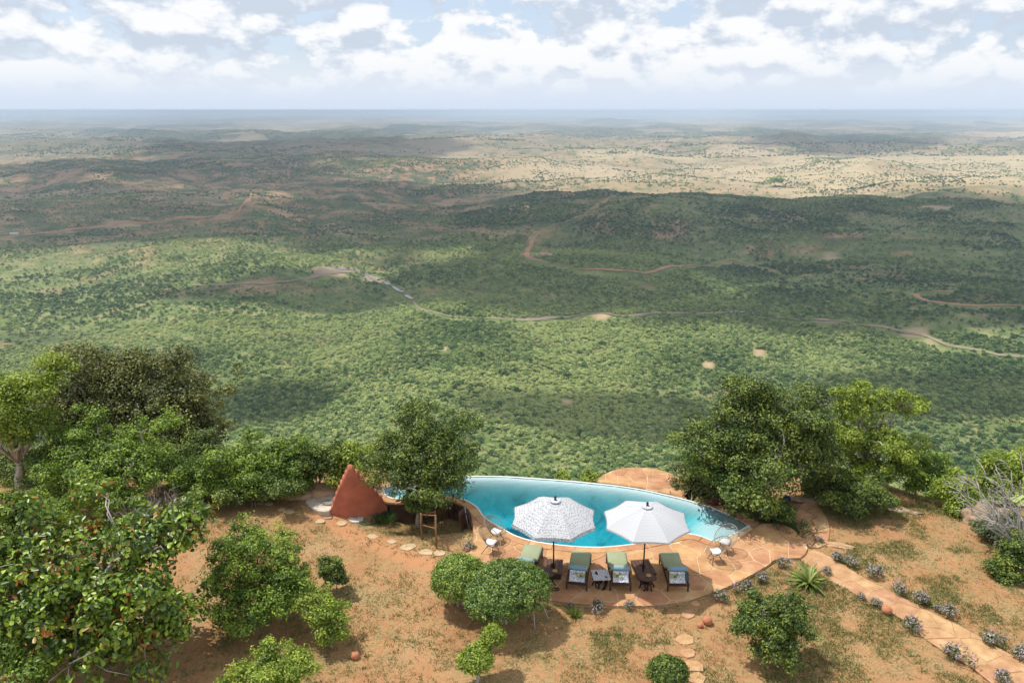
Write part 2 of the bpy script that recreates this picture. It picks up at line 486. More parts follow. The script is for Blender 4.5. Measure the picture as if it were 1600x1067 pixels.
def fabric(name, kind):
    m, n = new_mat(name)
    tc = n.add("ShaderNodeTexCoord").outputs["Object"]
    if kind == "dots":
        v = n.add("ShaderNodeTexVoronoi", {"Vector": tc, "Scale": 19.0, "Randomness": 0.5}, feature="F1")
        f = n.math("LESS_THAN", v.outputs["Distance"], 0.36)
        c = n.mix(n.math("MULTIPLY", f, 0.68), (0.58, 0.59, 0.615), (0.12, 0.14, 0.19))
    elif kind == "fine":
        br = n.add("ShaderNodeTexVoronoi", {"Vector": tc, "Scale": 24.0, "Randomness": 0.1}, feature="F1")
        f = n.math("LESS_THAN", br.outputs["Distance"], 0.30)
        c = n.mix(n.math("MULTIPLY", f, 0.38), (0.565, 0.575, 0.60), (0.22, 0.26, 0.34))
    elif kind == "print":
        w = n.noise(tc, 22.0, 3, 0.6); f = n.ramp(w, [(0.47, 0.0), (0.53, 1.0)])
        c = n.mix(n.math("MULTIPLY", f, 0.7), (0.66, 0.68, 0.72), (0.20, 0.26, 0.38))
    elif kind == "tile":
        w = n.add("ShaderNodeTexVoronoi", {"Vector": tc, "Scale": 14.0, "Randomness": 0.8}).outputs["Color"]
        g = n.add("ShaderNodeSeparateColor", {0: w}).outputs[0]
        c = n.ramp(g, [(0.2, (0.34, 0.36, 0.16)), (0.5, (0.50, 0.47, 0.26)), (0.75, (0.10, 0.16, 0.13)), (0.95, (0.55, 0.5, 0.38))], "CONSTANT")
    elif kind == "blue":
        w = n.add("ShaderNodeTexWave", {"Vector": tc, "Scale": 10.0, "Distortion": 1.2, "Detail": 1.0}, bands_direction="X").outputs["Fac"]
        c = n.ramp(w, [(0.2, (0.03, 0.15, 0.27)), (0.55, (0.12, 0.33, 0.46)), (0.85, (0.50, 0.62, 0.68))])
    else:
        w = n.add("ShaderNodeTexWave", {"Vector": tc, "Scale": 7.0, "Distortion": 6.0, "Detail": 2.0}, bands_direction="X").outputs["Fac"]
        c = n.ramp(w, [(0.18, (0.20, 0.21, 0.26)), (0.34, (0.66, 0.66, 0.69))])
    p = n.add("ShaderNodeBsdfPrincipled", {"Base Color": c, "Roughness": 0.9, "Specular IOR Level": 0.15})
    if kind in ("dots", "fine"):
        tr = n.add("ShaderNodeBsdfTranslucent", {"Color": c})
        mx = n.add("ShaderNodeMixShader", {0: 0.15, 1: p.outputs[0], 2: tr.outputs[0]})
        n.add("ShaderNodeOutputMaterial", {"Surface": mx})
    else: n.add("ShaderNodeOutputMaterial", {"Surface": p})
    return m


for k in ("dots", "fine", "print", "tile", "blue", "script"): M["fab_" + k] = fabric("fabric_" + k, k)


def ground_material():
    m, n = new_mat("ground_soil_and_grass")
    tc = n.add("ShaderNodeTexCoord").outputs["Object"]
    # hilltop lawn: orange soil, straw and weedy green
    soil = n.ramp(n.noise(tc, 0.55, 6, 0.62), [(0.30, (0.30, 0.135, 0.060)), (0.5, (0.42, 0.210, 0.104)), (0.7, (0.49, 0.285, 0.160))])
    grit = n.noise(tc, 28.0, 3, 0.7)
    soil = n.mix(n.ramp(grit, [(0.50, 0.0), (0.66, 0.65)]), soil, (0.24, 0.11, 0.05))
    straw = n.ramp(n.noise(tc, 11.0, 5, 0.7), [(0.45, 0.0), (0.60, 1.0)])
    strawzone = n.ramp(n.noise(tc, 0.42, 4, 0.6), [(0.36, 0.35), (0.58, 1.0)])
    c = n.mix(n.math("MULTIPLY", straw, strawzone), soil, (0.38, 0.28, 0.13))
    gz = n.ramp(n.noise(tc, 1.1, 6, 0.68), [(0.44, 0.0), (0.58, 1.0)])
    gf = n.ramp(n.noise(tc, 16.0, 4, 0.7), [(0.44, 0.0), (0.58, 1.0)])
    gm = n.math("MULTIPLY", n.math("MULTIPLY", gz, gf), n.attr("weed"))
    c = n.mix(gm, c, (0.135, 0.145, 0.055))
    worn = n.attr("worn")
    top_c = n.mix(n.math("MULTIPLY", worn, 0.85), c, (0.48, 0.235, 0.115))
    # valley floor between the bushes
    sub = n.noise(tc, 0.035, 9, 0.72)
    v1 = n.ramp(sub, [(0.36, (0.08, 0.13, 0.036)), (0.50, (0.16, 0.205, 0.068)), (0.62, (0.28, 0.26, 0.12)), (0.72, (0.44, 0.33, 0.20))])
    fine = n.noise(tc, 0.012, 8, 0.68)
    v2 = n.ramp(fine, [(0.36, (0.06, 0.09, 0.038)), (0.47, (0.115, 0.13, 0.055)), (0.54, (0.34, 0.20, 0.115)), (0.62, (0.42, 0.29, 0.18)), (0.72, (0.14, 0.145, 0.07))])
    v3 = n.ramp(fine, [(0.30, (0.10, 0.125, 0.05)), (0.38, (0.26, 0.24, 0.12)), (0.46, (0.50, 0.39, 0.24)), (0.64, (0.44, 0.35, 0.20)), (0.72, (0.20, 0.21, 0.095))])
    vc = n.mix(n.attr("open"), v1, v2)
    vc = n.mix(n.attr("dry"), vc, v3)
    km = n.noise(n.add("ShaderNodeMapping", {"Vector": tc, "Scale": (0.00035, 0.0002, 0.0)}).outputs[0], 1.0, 8, 0.66)
    vc = n.mix(n.math("MULTIPLY", n.ramp(km, [(0.44, 0.9), (0.58, 0.0)]), n.attr("far")), vc, (0.035, 0.06, 0.03))
    vc = n.mix(n.math("MULTIPLY", n.ramp(km, [(0.57, 0.0), (0.66, 0.7)]), n.attr("far")), vc, (0.46, 0.37, 0.23))
    # field patches far out
    cell = n.add("ShaderNodeTexVoronoi", {"Vector": n.add("ShaderNodeMapping", {"Vector": tc, "Scale": (0.0022, 0.0016, 0.0)}).outputs[0], "Scale": 1.0})
    fld = n.add("ShaderNodeSeparateColor", {0: cell.outputs["Color"]}).outputs[1]
    vc = n.mix(n.math("MULTIPLY", n.ramp(fld, [(0.0, 0.0), (0.82, 0.0), (0.84, 0.4)], "LINEAR"), n.attr("field")), vc, (0.48, 0.36, 0.24))
    col = n.mix(n.attr("top"), vc, top_c)
    p = n.add("ShaderNodeBsdfPrincipled", {"Base Color": col, "Roughness": 0.95, "Specular IOR Level": 0.1})
    b = n.add("ShaderNodeBump", {"Height": n.noise(tc, 14.0, 5, 0.7), "Strength": n.math("MULTIPLY", n.attr("top"), 0.6), "Distance": 0.05})
    n.t.links.new(b.outputs[0], p.inputs["Normal"])
    n.add("ShaderNodeOutputMaterial", {"Surface": p})
    return m


def water_material():
    m, n = new_mat("pool_water")
    tc = n.add("ShaderNodeTexCoord").outputs["Object"]
    fr = n.add("ShaderNodeFresnel", {"IOR": 1.33}).outputs[0]
    b = n.add("ShaderNodeBump", {"Height": n.noise(tc, 4.5, 4, 0.6), "Strength": 0.22, "Distance": 0.05})
    gl = n.add("ShaderNodeBsdfGlossy", {"Color": (1, 1, 1, 1), "Roughness": 0.04, "Normal": b.outputs[0]})
    tr = n.add("ShaderNodeBsdfTransparent", {"Color": (0.93, 0.98, 0.985, 1)})
    mx = n.add("ShaderNodeMixShader", {0: fr, 1: tr.outputs[0], 2: gl.outputs[0]})
    ab = n.add("ShaderNodeVolumeAbsorption", {"Color": (0.02, 0.72, 0.80, 1), "Density": 0.70})
    n.add("ShaderNodeOutputMaterial", {"Surface": mx, "Volume": ab})
    return m


def basin_material():
    m, n = new_mat("pool_plaster")
    tc = n.add("ShaderNodeTexCoord").outputs["Object"]
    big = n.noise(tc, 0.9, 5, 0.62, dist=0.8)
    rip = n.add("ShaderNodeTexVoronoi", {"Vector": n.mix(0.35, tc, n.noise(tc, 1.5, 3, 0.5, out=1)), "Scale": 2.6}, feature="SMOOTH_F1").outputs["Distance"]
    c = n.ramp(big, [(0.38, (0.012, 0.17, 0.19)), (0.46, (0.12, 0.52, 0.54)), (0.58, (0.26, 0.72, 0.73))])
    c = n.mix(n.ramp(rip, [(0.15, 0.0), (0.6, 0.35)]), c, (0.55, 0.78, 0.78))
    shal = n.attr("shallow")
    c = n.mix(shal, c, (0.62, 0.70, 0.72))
    p = n.add("ShaderNodeBsdfPrincipled", {"Base Color": c, "Roughness": 0.8})
    n.add("ShaderNodeOutputMaterial", {"Surface": p})
    return m


def cloud_material():
    m, n = new_mat("cloud_vapour")
    v = n.add("ShaderNodeVolumePrincipled", {"Color": (1, 1, 1, 1), "Density": 0.045, "Anisotropy": 0.3})
    n.add("ShaderNodeOutputMaterial", {"Volume": v})
    return m


def haze_material():
    m, n = new_mat("haze_air")
    v = n.add("ShaderNodeVolumePrincipled", {"Color": (0.65, 0.79, 1.0, 1), "Density": 9.0e-5, "Anisotropy": 0.0})
    n.add("ShaderNodeOutputMaterial", {"Volume": v})
    return m


# ================================================================== STRUCTURE
# roads and river of the plain, as centre lines in metres
def gline(px, step): return catmull([Pg(*p)[:2] for p in px], step=step)


RIVER = gline([(300, 446), (400, 443), (470, 437), (500, 428), (530, 421), (570, 430), (605, 444), (640, 466), (665, 486), (720, 497), (800, 500), (860, 496),
               (920, 490), (1000, 492), (1100, 490), (1180, 491), (1280, 500), (1340, 507), (1420, 521), (1480, 540), (1560, 555), (1640, 562)], 12)
ROADS = [gline(p, 14) for p in (
    [(960, 306), (930, 325), (905, 338), (872, 350), (842, 365), (829, 385), (825, 402), (870, 412), (940, 421), (1020, 425), (1090, 415), (1140, 405)],
    [(1140, 405), (1200, 420), (1270, 432)],
    [(452, 267), (441, 280), (425, 292), (391, 308), (376, 325), (360, 335), (320, 340), (280, 340), (215, 348), (150, 355), (60, 365), (-20, 371)],
    [(1430, 460), (1450, 471), (1530, 478), (1640, 476)],
    [(1435, 458), (1480, 455)])]
BARE = [(Pg(*p)[:2], r) for p, r in (((1107, 568), 8), ((1186, 551), 8), ((886, 626), 7), ((1465, 325), 40), ((190, 350), 45), ((515, 425), 26), ((850, 396), 20), ((1430, 518), 16), ((1300, 400), 22), ((725, 220), 160), ((1290, 500), 18), ((690, 545), 7), ((940, 492), 14))]


def ground_sheet():
    th = np.concatenate((np.linspace(-180, -48, 23)[:-1], np.linspace(-48, -38, 16)[:-1], np.linspace(-38, 38, 330), np.linspace(38, 48, 16)[1:], np.linspace(48, 180, 23)[1:-1]))
    th = np.radians(th)
    rr = np.concatenate(([1.0, 4.0, 8.0], np.arange(11, 36, 0.17)))
    r = 36.0
    out = []
    while r < 45500: out.append(r); r *= 1.0145 if r > 300 else 1.022
    rr = np.concatenate((rr, out, [45500]))
    T, RR = np.meshgrid(th, rr); X = RR * np.sin(T); Y = RR * np.cos(T)
    Z = H(X, Y)
    near = RR < 40
    s = Y - np.interp(X, RIMX, RIMY)
    x, y, z = X[near], Y[near], Z[near]
    inn = inside(TERR_AREA, x, y) | inside(PATH, x, y)
    dd = seg_dist(TERR_AREA, x, y, True)
    z = np.where(inn & inside(TERR_AREA, x, y) & (dd > 0.12), np.minimum(z, -0.45), z)
    pd = seg_dist(POOL, x, y, True); pin = inside(POOL, x, y)
    z = np.where(pin | (pd < 0.3), np.minimum(z, -2.3), z)
    pdk = np.hypot(x - DECK_C[0], y - DECK_C[1])
    z = np.where(pdk < DECK_R - 0.15, np.minimum(z, -0.4), z)
    ip = inside(PATH, x, y); dp = seg_dist(PATH, x, y, True)
    z = np.where(ip & (dp > 0.1), z - 0.12, z)
    Z[near] = z
    nr, nt = RR.shape
    V = np.stack((X, Y, Z), -1).reshape(-1, 3)
    idx = np.arange(nr * nt).reshape(nr, nt)
    a = idx[:-1, :]; b = idx[1:, :]
    nx = np.roll(np.arange(nt), -1)
    quads = np.stack((a, b, b[:, nx], a[:, nx]), -1).reshape(-1, 4)
    top = sstep(-s, -14, -3)
    x, y = X, Y; r = RR
    dry = sstep(y, 2150, 2700) * sstep(x / np.maximum(y, 1), -0.12, 0.12) * (1 - sstep(y, 4000, 5200) * 0.72) + 0.35 * sstep(y, 3600, 5200) * (1 - sstep(x / np.maximum(y, 1), -0.1, 0.1))
    dry *= 0.55 + 0.9 * sstep(fbm(x / 500, y / 380, 41, 4), 0.32, 0.55)
    opn = sstep(y, 1150, 1900) * (1 - 0.75 * sstep(x / np.maximum(y, 1), 0.0, 0.2) * (1 - sstep(y, 2000, 2500)))
    opn = np.clip(opn + 0.8 * sstep(fbm(x / 140, y / 110, 44, 4), 0.60, 0.72) * sstep(y, 450, 700), 0, 1)
    for c, rad in BARE: opn = np.maximum(opn, sstep(-np.hypot(x - c[0], y - c[1]), -rad * 1.3, -rad * 0.6)); dry = np.maximum(dry, 0.8 * sstep(-np.hypot(x - c[0], y - c[1]), -rad * 1.2, -rad * 0.5))
    fld = sstep(y, 1500, 2600)
    weed = np.clip(0.35 + 0.9 * sstep(fbm(x / 2.8, y / 2.8, 61, 3), 0.38, 0.62) + 0.5 * sstep(x, 4, 12), 0, 1)
    # trodden line from the red wall across the lawn
    tr = catmull([Pg(*p)[:2] for p in ((470, 775), (520, 812), (560, 838), (620, 862), (690, 885), (740, 905))], step=0.5)
    wd = np.full(x.shape, 9.0); wd[near] = seg_dist(tr, x[near], y[near])
    worn = sstep(-wd, -0.62, -0.25)
    me = mesh_np("ground", V, quads, None, dict(top=top.ravel(), dry=np.clip(dry, 0, 1).ravel(), open=opn.ravel(), field=fld.ravel(), far=sstep(r, 3500, 8000).ravel(), weed=weed.ravel(), worn=worn.ravel()), [ground_material()], True)
    o = link(bpy.data.objects.new("ground", me)); tag(o, kind="structure")
    return o


ground_sheet()


def ribbon(name, line, width, mat, lift, wob=0.0, seed=0):
    n = len(line); w = width * (0.45 + 1.1 * sstep(fbm(np.arange(n) / 14.0, np.ones(n), seed + 3, 3), 0.36, 0.56)) * (1 + wob * (fbm(np.arange(n) / 5.0, np.zeros(n), seed, 3) - 0.5) * 2)
    a = offset_line(line, 1.0) - np.asarray(line); 
    cols = 5; V = []
    for k in range(cols):
        q = np.asarray(line) + a * ((k / (cols - 1) - 0.5) * w)[:, None]
        V.append(np.column_stack((q, H(q[:, 0], q[:, 1]) + lift)))
    V = np.array(V).transpose(1, 0, 2).reshape(-1, 3)
    idx = np.arange(n * cols).reshape(n, cols)
    quads = np.stack((idx[:-1, :-1], idx[:-1, 1:], idx[1:, 1:], idx[1:, :-1]), -1).reshape(-1, 4)
    o = link(bpy.data.objects.new(name, mesh_np(name, V, quads, None, None, [mat], True))); tag(o, kind="structure")
    return o


RW = 3.6 + 24 * np.exp(-((np.arange(len(RIVER)) / len(RIVER) - 0.24) / 0.05) ** 2) + 3 * fbm(np.arange(len(RIVER)) / 9.0, np.zeros(len(RIVER)), 4, 3)
ribbon("river_bed", RIVER, RW, M["sand"], 0.8, 0.8, 3)
def river_water_mat():
    m, n = new_mat("river_water")
    p = n.add("ShaderNodeBsdfPrincipled", {"Base Color": (0.16, 0.15, 0.12, 1), "Roughness": 0.08})
    n.add("ShaderNodeOutputMaterial", {"Surface": p}); return m
M["river"] = river_water_mat()
for a, b, w in ((0.20, 0.26, 7), (0.285, 0.31, 6), (0.335, 0.40, 6), (0.75, 0.79, 6)):
    k = len(RIVER); ribbon("water", RIVER[int(a * k):int(b * k) + 2], w, M["river"], 1.3, 0.8, 9)
for i, rd in enumerate(ROADS): ribbon("dirt_road", rd, (5.2, 4.6, 15, 5.5, 5, 5)[i], M["road"], 0.7, 0.35, i)


# ------------------------------------------------------------------ crazy paving
def clip_half(poly, p, nrm):
    out = []; n = len(poly)
    for i in range(n):
        a, b = poly[i], poly[(i + 1) % n]
        da = (a[0] - p[0]) * nrm[0] + (a[1] - p[1]) * nrm[1]; db = (b[0] - p[0]) * nrm[0] + (b[1] - p[1]) * nrm[1]
        if da <= 0: out.append(a)
        if da * db < 0:
            t = da / (da - db); out.append((a[0] + (b[0] - a[0]) * t, a[1] + (b[1] - a[1]) * t))
    return out


def area(p):
    return 0.5 * sum(p[i][0] * p[(i + 1) % len(p)][1] - p[(i + 1) % len(p)][0] * p[i][1] for i in range(len(p)))


def clean(poly, eps=0.03):
    out = []
    for p in poly:
        if not out or math.hypot(p[0] - out[-1][0], p[1] - out[-1][1]) > eps: out.append(p)
    while len(out) > 2 and math.hypot(out[0][0] - out[-1][0], out[0][1] - out[-1][1]) < eps: out.pop()
    return out


def convex_inset(poly, d):
    """shrink a cell: move every edge inwards"""
    if area(poly) < 0: poly = poly[::-1]
    res = list(poly); n = len(poly)
    for i in range(n):
        a, b = poly[i], poly[(i + 1) % n]; dx, dy = b[0] - a[0], b[1] - a[1]; l = math.hypot(dx, dy)
        if l < 1e-6: continue
        nx, ny = dy / l, -dx / l
        res = clip_half(res, (a[0] - nx * d, a[1] - ny * d), (nx, ny))
        if len(res) < 3: return []
    return res


def paving(parent, outline, spacing, gap, z0, z1, mat, rng, jit=0.42, zf=None, name="flagstone", sq=1.0):
    outline = [tuple(p[:2]) for p in outline]
    xs = [p[0] for p in outline]; ys = [p[1] for p in outline]
    seeds = []
    y = min(ys) - spacing; row = 0
    while y < max(ys) + spacing:
        x = min(xs) - spacing + (row % 2) * spacing / 2
        while x < max(xs) + spacing:
            seeds.append((x + rng.uniform(-jit, jit) * spacing, y + rng.uniform(-jit, jit) * spacing)); x += spacing * rng.uniform(0.8, 1.25)
        y += spacing * 0.87 * sq; row += 1
    cnt = 0
    for i, s in enumerate(seeds):
        cell = [(s[0] - 3 * spacing, s[1] - 3 * spacing), (s[0] + 3 * spacing, s[1] - 3 * spacing), (s[0] + 3 * spacing, s[1] + 3 * spacing), (s[0] - 3 * spacing, s[1] + 3 * spacing)]
        for j, q in enumerate(seeds):
            if i != j and abs(q[0] - s[0]) < 4 * spacing and abs(q[1] - s[1]) < 4 * spacing:
                cell = clip_half(cell, ((s[0] + q[0]) / 2, (s[1] + q[1]) / 2), (q[0] - s[0], q[1] - s[1]))
                if len(cell) < 3: break
        if len(cell) < 3: continue
        cell = convex_inset(clean(cell, 0.01), gap)
        if len(cell) < 3: continue
        sub = outline
        n = len(cell)
        for k in range(n):
            a, b = cell[k], cell[(k + 1) % n]; l = math.hypot(b[0] - a[0], b[1] - a[1])
            if l < 1e-6: continue
            sub = clip_half(sub, a, ((b[1] - a[1]) / l, -(b[0] - a[0]) / l))
            if len(sub) < 3: break
        sub = clean(sub, 0.025)
        if len(sub) < 3 or abs(area(sub)) < 0.02: continue
        c = np.mean(sub, axis=0); zz = zf(c[0], c[1]) if zf else 0.0
        MB().prism(np.array(sub), z0 + zz, z1 + zz + rng.uniform(-0.008, 0.008), 0.012).build(name, mat, parent); cnt += 1
    return cnt


def slab_mesh(name, outline, z0, z1, mat, parent=None, side=None):
    me = bpy.data.meshes.new(name)
    import bmesh
    bm = bmesh.new(); vs = [bm.verts.new((p[0], p[1], z1)) for p in outline]
    f = bm.faces.new(vs); f.normal_update()
    if f.normal.z < 0: f.normal_flip()
    ed = list(f.edges)
    r = bmesh.ops.extrude_edge_only(bm, edges=ed)
    for v in r["geom"]:
        if isinstance(v, bmesh.types.BMVert): v.co.z = z0
    bmesh.ops.triangulate(bm, faces=[x for x in bm.faces if len(x.verts) > 4])
    bmesh.ops.recalc_face_normals(bm, faces=bm.faces)
    bm.to_mesh(me); bm.free()
    me.materials.append(mat)
    return link(bpy.data.objects.new(name, me), parent)


rng = random.Random(5)
terrace = slab_mesh("terrace", TERR, -1.35, -0.012, M["mortar"]); tag(terrace, kind="structure")
paving(terrace, offset_line(TERR, 0.0, True), 0.80, 0.012, -0.06, 0.0, M["stone"], rng)
pathbed = slab_mesh("footpath", PATH, -0.4, -0.094, M["earth_joint"]); tag(pathbed, kind="structure")
paving(pathbed, PATH, 0.72, 0.008, -0.15, -0.085, M["stone_path"], rng, jit=0.45)
# round lookout deck beyond the pool
circ = [(DECK_C[0] + DECK_R * math.cos(a), DECK_C[1] + DECK_R * math.sin(a)) for a in np.linspace(0, 2 * math.pi, 40, endpoint=False)]
circ = [p for p in circ if not inside(POOL, p[0], p[1])]
fl = offset_line(far_l, 0.0)
lo = [tuple(q) for q in offset_line(far_l, 0.09 * (1 if not inside(POOL, *offset_line(far_l, 0.5)[len(far_l) // 2]) else -1))]
lo = [q for q in lo if (q[0] - DECK_C[0]) ** 2 + (q[1] - DECK_C[1]) ** 2 < (DECK_R * 1.0) ** 2 + 0.02]
ang = lambda p: math.atan2(p[1] - DECK_C[1], p[0] - DECK_C[0])
arc = sorted([p for p in circ if p[1] > np.interp(p[0], far_l[:, 0], far_l[:, 1]) + 0.12], key=lambda p: p[0])
DECK = [tuple(p) for p in arc] + sorted(lo, key=lambda p: -p[0])
deck = slab_mesh("lookout_deck", DECK, -1.6, 0.034, M["mortar"]); tag(deck, kind="structure")
paving(deck, DECK, 0.62, 0.012, -0.02, 0.045, M["stone"], rng)
# paved landing strip between pool tip and the lookout
strip_px = [(1084, 783), (1110, 791), (1140, 804), (1168, 820), (1186, 817), (1165, 806), (1150, 797), (1125, 785), (1100, 778)]
STRIP = catmull([G(*p)[:2] for p in strip_px], True, 0.3)
STRIP = np.array([p for p in STRIP if not inside(POOL, p[0], p[1])])
strip = slab_mesh("pool_surround", STRIP, -1.5, 0.008, M["mortar"]); tag(strip, kind="structure")
paving(strip, STRIP, 0.6, 0.012, -0.05, 0.02, M["stone"], rng)
ROCKP = catmull([Pg(*p)[:2] for p in ((1247, 838), (1242, 812), (1252, 790), (1268, 786), (1285, 800), (1296, 826), (1290, 852), (1266, 856))], True, 0.3)
rockp = slab_mesh("side_path", ROCKP, -0.6, -0.09, M["earth_joint"]); tag(rockp, kind="structure")
paving(rockp, ROCKP, 0.9, 0.02, -0.12, -0.055, M["stone_path"], rng)

# ------------------------------------------------------------------ pool
pool = thing("swimming_pool", "curved turquoise infinity pool at the edge of the paved terrace", "pool", (0, 0, 0))


def pool_floor(x, y):
    """depth of the basin: beach entry at the right tip, ledge at the left lobe, deep in the middle"""
    tip = G(1150, 828); l = G(622, 769)
    px = np.hypot(x - tip[0], (y - tip[1]) * 1.0)
    z = -0.14 - 1.25 * sstep(px, 0.8, 3.6)
    lz = -0.25 - 1.2 * sstep(np.hypot(x - l[0], y - l[1]), 1.2, 1.8)
    z = np.maximum(z, lz)
    e = seg_dist(POOL, x, y, True)
    return np.maximum(z, -0.03 - 1.35 * sstep(e, 0.02, 0.95)) * np.where(z > -0.4, 1, 1)


def fill_grid(poly, step=0.14):
    import bmesh
    bm = bmesh.new()
    x0, y0 = poly.min(0); x1, y1 = poly.max(0)
    nx, ny = int((x1 - x0) / step) + 2, int((y1 - y0) / step) + 2
    return x0, y0, nx, ny


def basin():
    step = 0.13; x0, y0 = POOL.min(0) - 0.2; x1, y1 = POOL.max(0) + 0.2
    gx = np.arange(x0, x1, step); gy = np.arange(y0, y1, step); X, Y = np.meshgrid(gx, gy)
    ins = inside(POOL, X, Y) | (seg_dist(POOL, X, Y, True) < step * 2.0)
    Z = pool_floor(X, Y)
    idx = np.arange(X.size).reshape(X.shape)
    q = np.stack((idx[:-1, :-1], idx[:-1, 1:], idx[1:, 1:], idx[1:, :-1]), -1)
    ok = ins[:-1, :-1] & ins[:-1, 1:] & ins[1:, 1:] & ins[1:, :-1]
    quads = q[ok]
    V = np.stack((X, Y, Z), -1).reshape(-1, 3)
    shal = np.clip(1 - (-Z - 0.12) / 0.7, 0, 1).ravel()
    used = np.unique(quads); remap = np.full(len(V), -1); remap[used] = np.arange(len(used))
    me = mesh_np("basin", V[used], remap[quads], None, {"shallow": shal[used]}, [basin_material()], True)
    link(bpy.data.objects.new("basin", me), pool)
    # walls of the basin down from the rim
    n = len(POOL)
    V = np.vstack((np.column_stack((POOL, np.full(n, -0.006))), np.column_stack((POOL, np.full(n, -1.7)))))
    F = [(i, (i + 1) % n, n + (i + 1) % n, n + i) for i in range(n)]
    me = mesh_np("basin_wall", V, F, None, {"shallow": np.full(2 * n, 0.35)}, [bpy.data.materials["pool_plaster"]])
    link(bpy.data.objects.new("basin_wall", me), pool)


basin()
wo = offset_line(POOL, 0.012 * (1 if not inside(POOL, *offset_line(POOL, 0.3, True)[60]) else -1), True)
slab_mesh("water", POOL, -1.75, -0.012, water_material(), pool)


def strip_between(name, a, b, z, th, mat, parent, closed=False):
    n = len(a)
    V = np.vstack((np.column_stack((a, np.full(n, z))), np.column_stack((b, np.full(n, z))), np.column_stack((b, np.full(n, z - th))), np.column_stack((a, np.full(n, z - th)))))
    F = []
    for i in range(n if closed else n - 1):
        j = (i + 1) % n
        for k in range(4): F.append((k * n + i, k * n + j, ((k + 1) % 4) * n + j, ((k + 1) % 4) * n + i))
    if not closed: F += [(0, n, 2 * n, 3 * n), (n - 1, 4 * n - 1, 3 * n - 1, 2 * n - 1)]
    return MB().add(V, F).build(name, mat, parent)


osg = 1 if not inside(POOL, *offset_line(far_l, 0.5)[len(far_l) // 2]) else -1
strip_between("rim", offset_line(far_l, 0.001 * osg), offset_line(far_l, 0.085 * osg), -0.004, 2.6, M["rim"], pool)
strip_between("edge_line", offset_line(near_l, -0.05 * SGN), offset_line(near_l, 0.002 * SGN), 0.006, 0.35, M["rim"], pool)
# coping stones along the near side
k = 4; cs = 0
na, nb = offset_line(near_l, 0.004 * SGN), cope_out
while k < len(near_l) - 3:
    st = rng.choice((2, 3, 3, 4)); e = min(k + st, len(near_l) - 1)
    pa = [na[i] + (na[k + 1] - na[k]) * 0.0 for i in range(k, e + 1)]; pb = [nb[i] for i in range(e, k - 1, -1)]
    poly = np.array(pa + pb); c = poly.mean(0); poly = c + (poly - c) * 0.965
    MB().prism(poly, -0.07, 0.012 + rng.uniform(-0.004, 0.006), 0.012).build("coping_stone", M["stone"], pool); k = e; cs += 1
# mortar under the coping
strip_between("coping_bed", offset_line(near_l, 0.006 * SGN), offset_line(near_l, (COPE_W - 0.01) * SGN), -0.012, 0.06, M["mortar"], pool)

# retaining wall below the coping at the sunken corner of the lawn
i1 = next(i for i, p in enumerate(near_l) if p[0] < G(741, 790)[0] and i > 40)
wl = near_l[i1:len(near_l) - 4]
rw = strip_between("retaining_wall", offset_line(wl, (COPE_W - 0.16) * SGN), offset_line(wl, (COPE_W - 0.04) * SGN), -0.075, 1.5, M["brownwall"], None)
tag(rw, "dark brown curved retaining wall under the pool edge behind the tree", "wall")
ow = offset_line(wl, (COPE_W + 0.02) * SGN)
for t in (0.06, 0.16, 0.27):
    q = ow[int(t * len(ow))]; MB().box((q[0], q[1], -0.65), (0.16, 0.16, 1.1)).build("pilaster", M["brownwall"], rw)
pp = Pg(623, 806)
pl = MB().lathe([(0.09, 0), (0.10, 0.25), (0.075, 0.45), (0.06, 0.5), (0.10, 0.56), (0.10, 0.66), (0.02, 0.72)], pp, 12).build("gate_post", M["brownwall"])
tag(pl, "short plastered post with round top at the left end of the brown wall", "post")

# ================================================================== PLANTS
def leaf_geo(pos, nrm, ln, wd, rng, shape="diamond", updir=None):
    n = len(pos)
    a = rng.normal(size=(n, 3)) if updir is None else updir + rng.normal(size=(n, 3)) * 0.35
    u = a - nrm * np.sum(a * nrm, 1, keepdims=True); u /= np.linalg.norm(u, axis=1, keepdims=True) + 1e-9
    w = np.cross(nrm, u)
    ln = (ln * rng.uniform(0.7, 1.25, n))[:, None]; wd = (wd * rng.uniform(0.75, 1.2, n))[:, None]
    if shape == "diamond":
        P = [pos - u * ln * 0.5, pos + w * wd * 0.5 + nrm * ln * 0.07, pos + u * ln * 0.5 - nrm * ln * 0.06, pos - w * wd * 0.5 + nrm * ln * 0.07]
        V = np.stack(P, 1).reshape(-1, 3); b = np.arange(n)[:, None] * 4
        tris = np.concatenate((b + np.array([[0, 1, 2]]), b + np.array([[0, 2, 3]])))
        return V, None, tris, 4
    # obovate blade in two halves folded at the midrib
    P = [pos - u * ln * 0.5, pos + u * ln * 0.5 - nrm * ln * 0.10,
         pos - u * ln * 0.05 + w * wd * 0.38 + nrm * ln * 0.08, pos + u * ln * 0.32 + w * wd * 0.46 + nrm * ln * 0.04,
         pos - u * ln * 0.05 - w * wd * 0.38 + nrm * ln * 0.08, pos + u * ln * 0.32 - w * wd * 0.46 + nrm * ln * 0.04]
    V = np.stack(P, 1).reshape(-1, 3); b = np.arange(n)[:, None] * 6
    quads = np.concatenate((b + np.array([[0, 2, 3, 1]]), b + np.array([[0, 1, 5, 4]])))
    return V, quads, None, 6


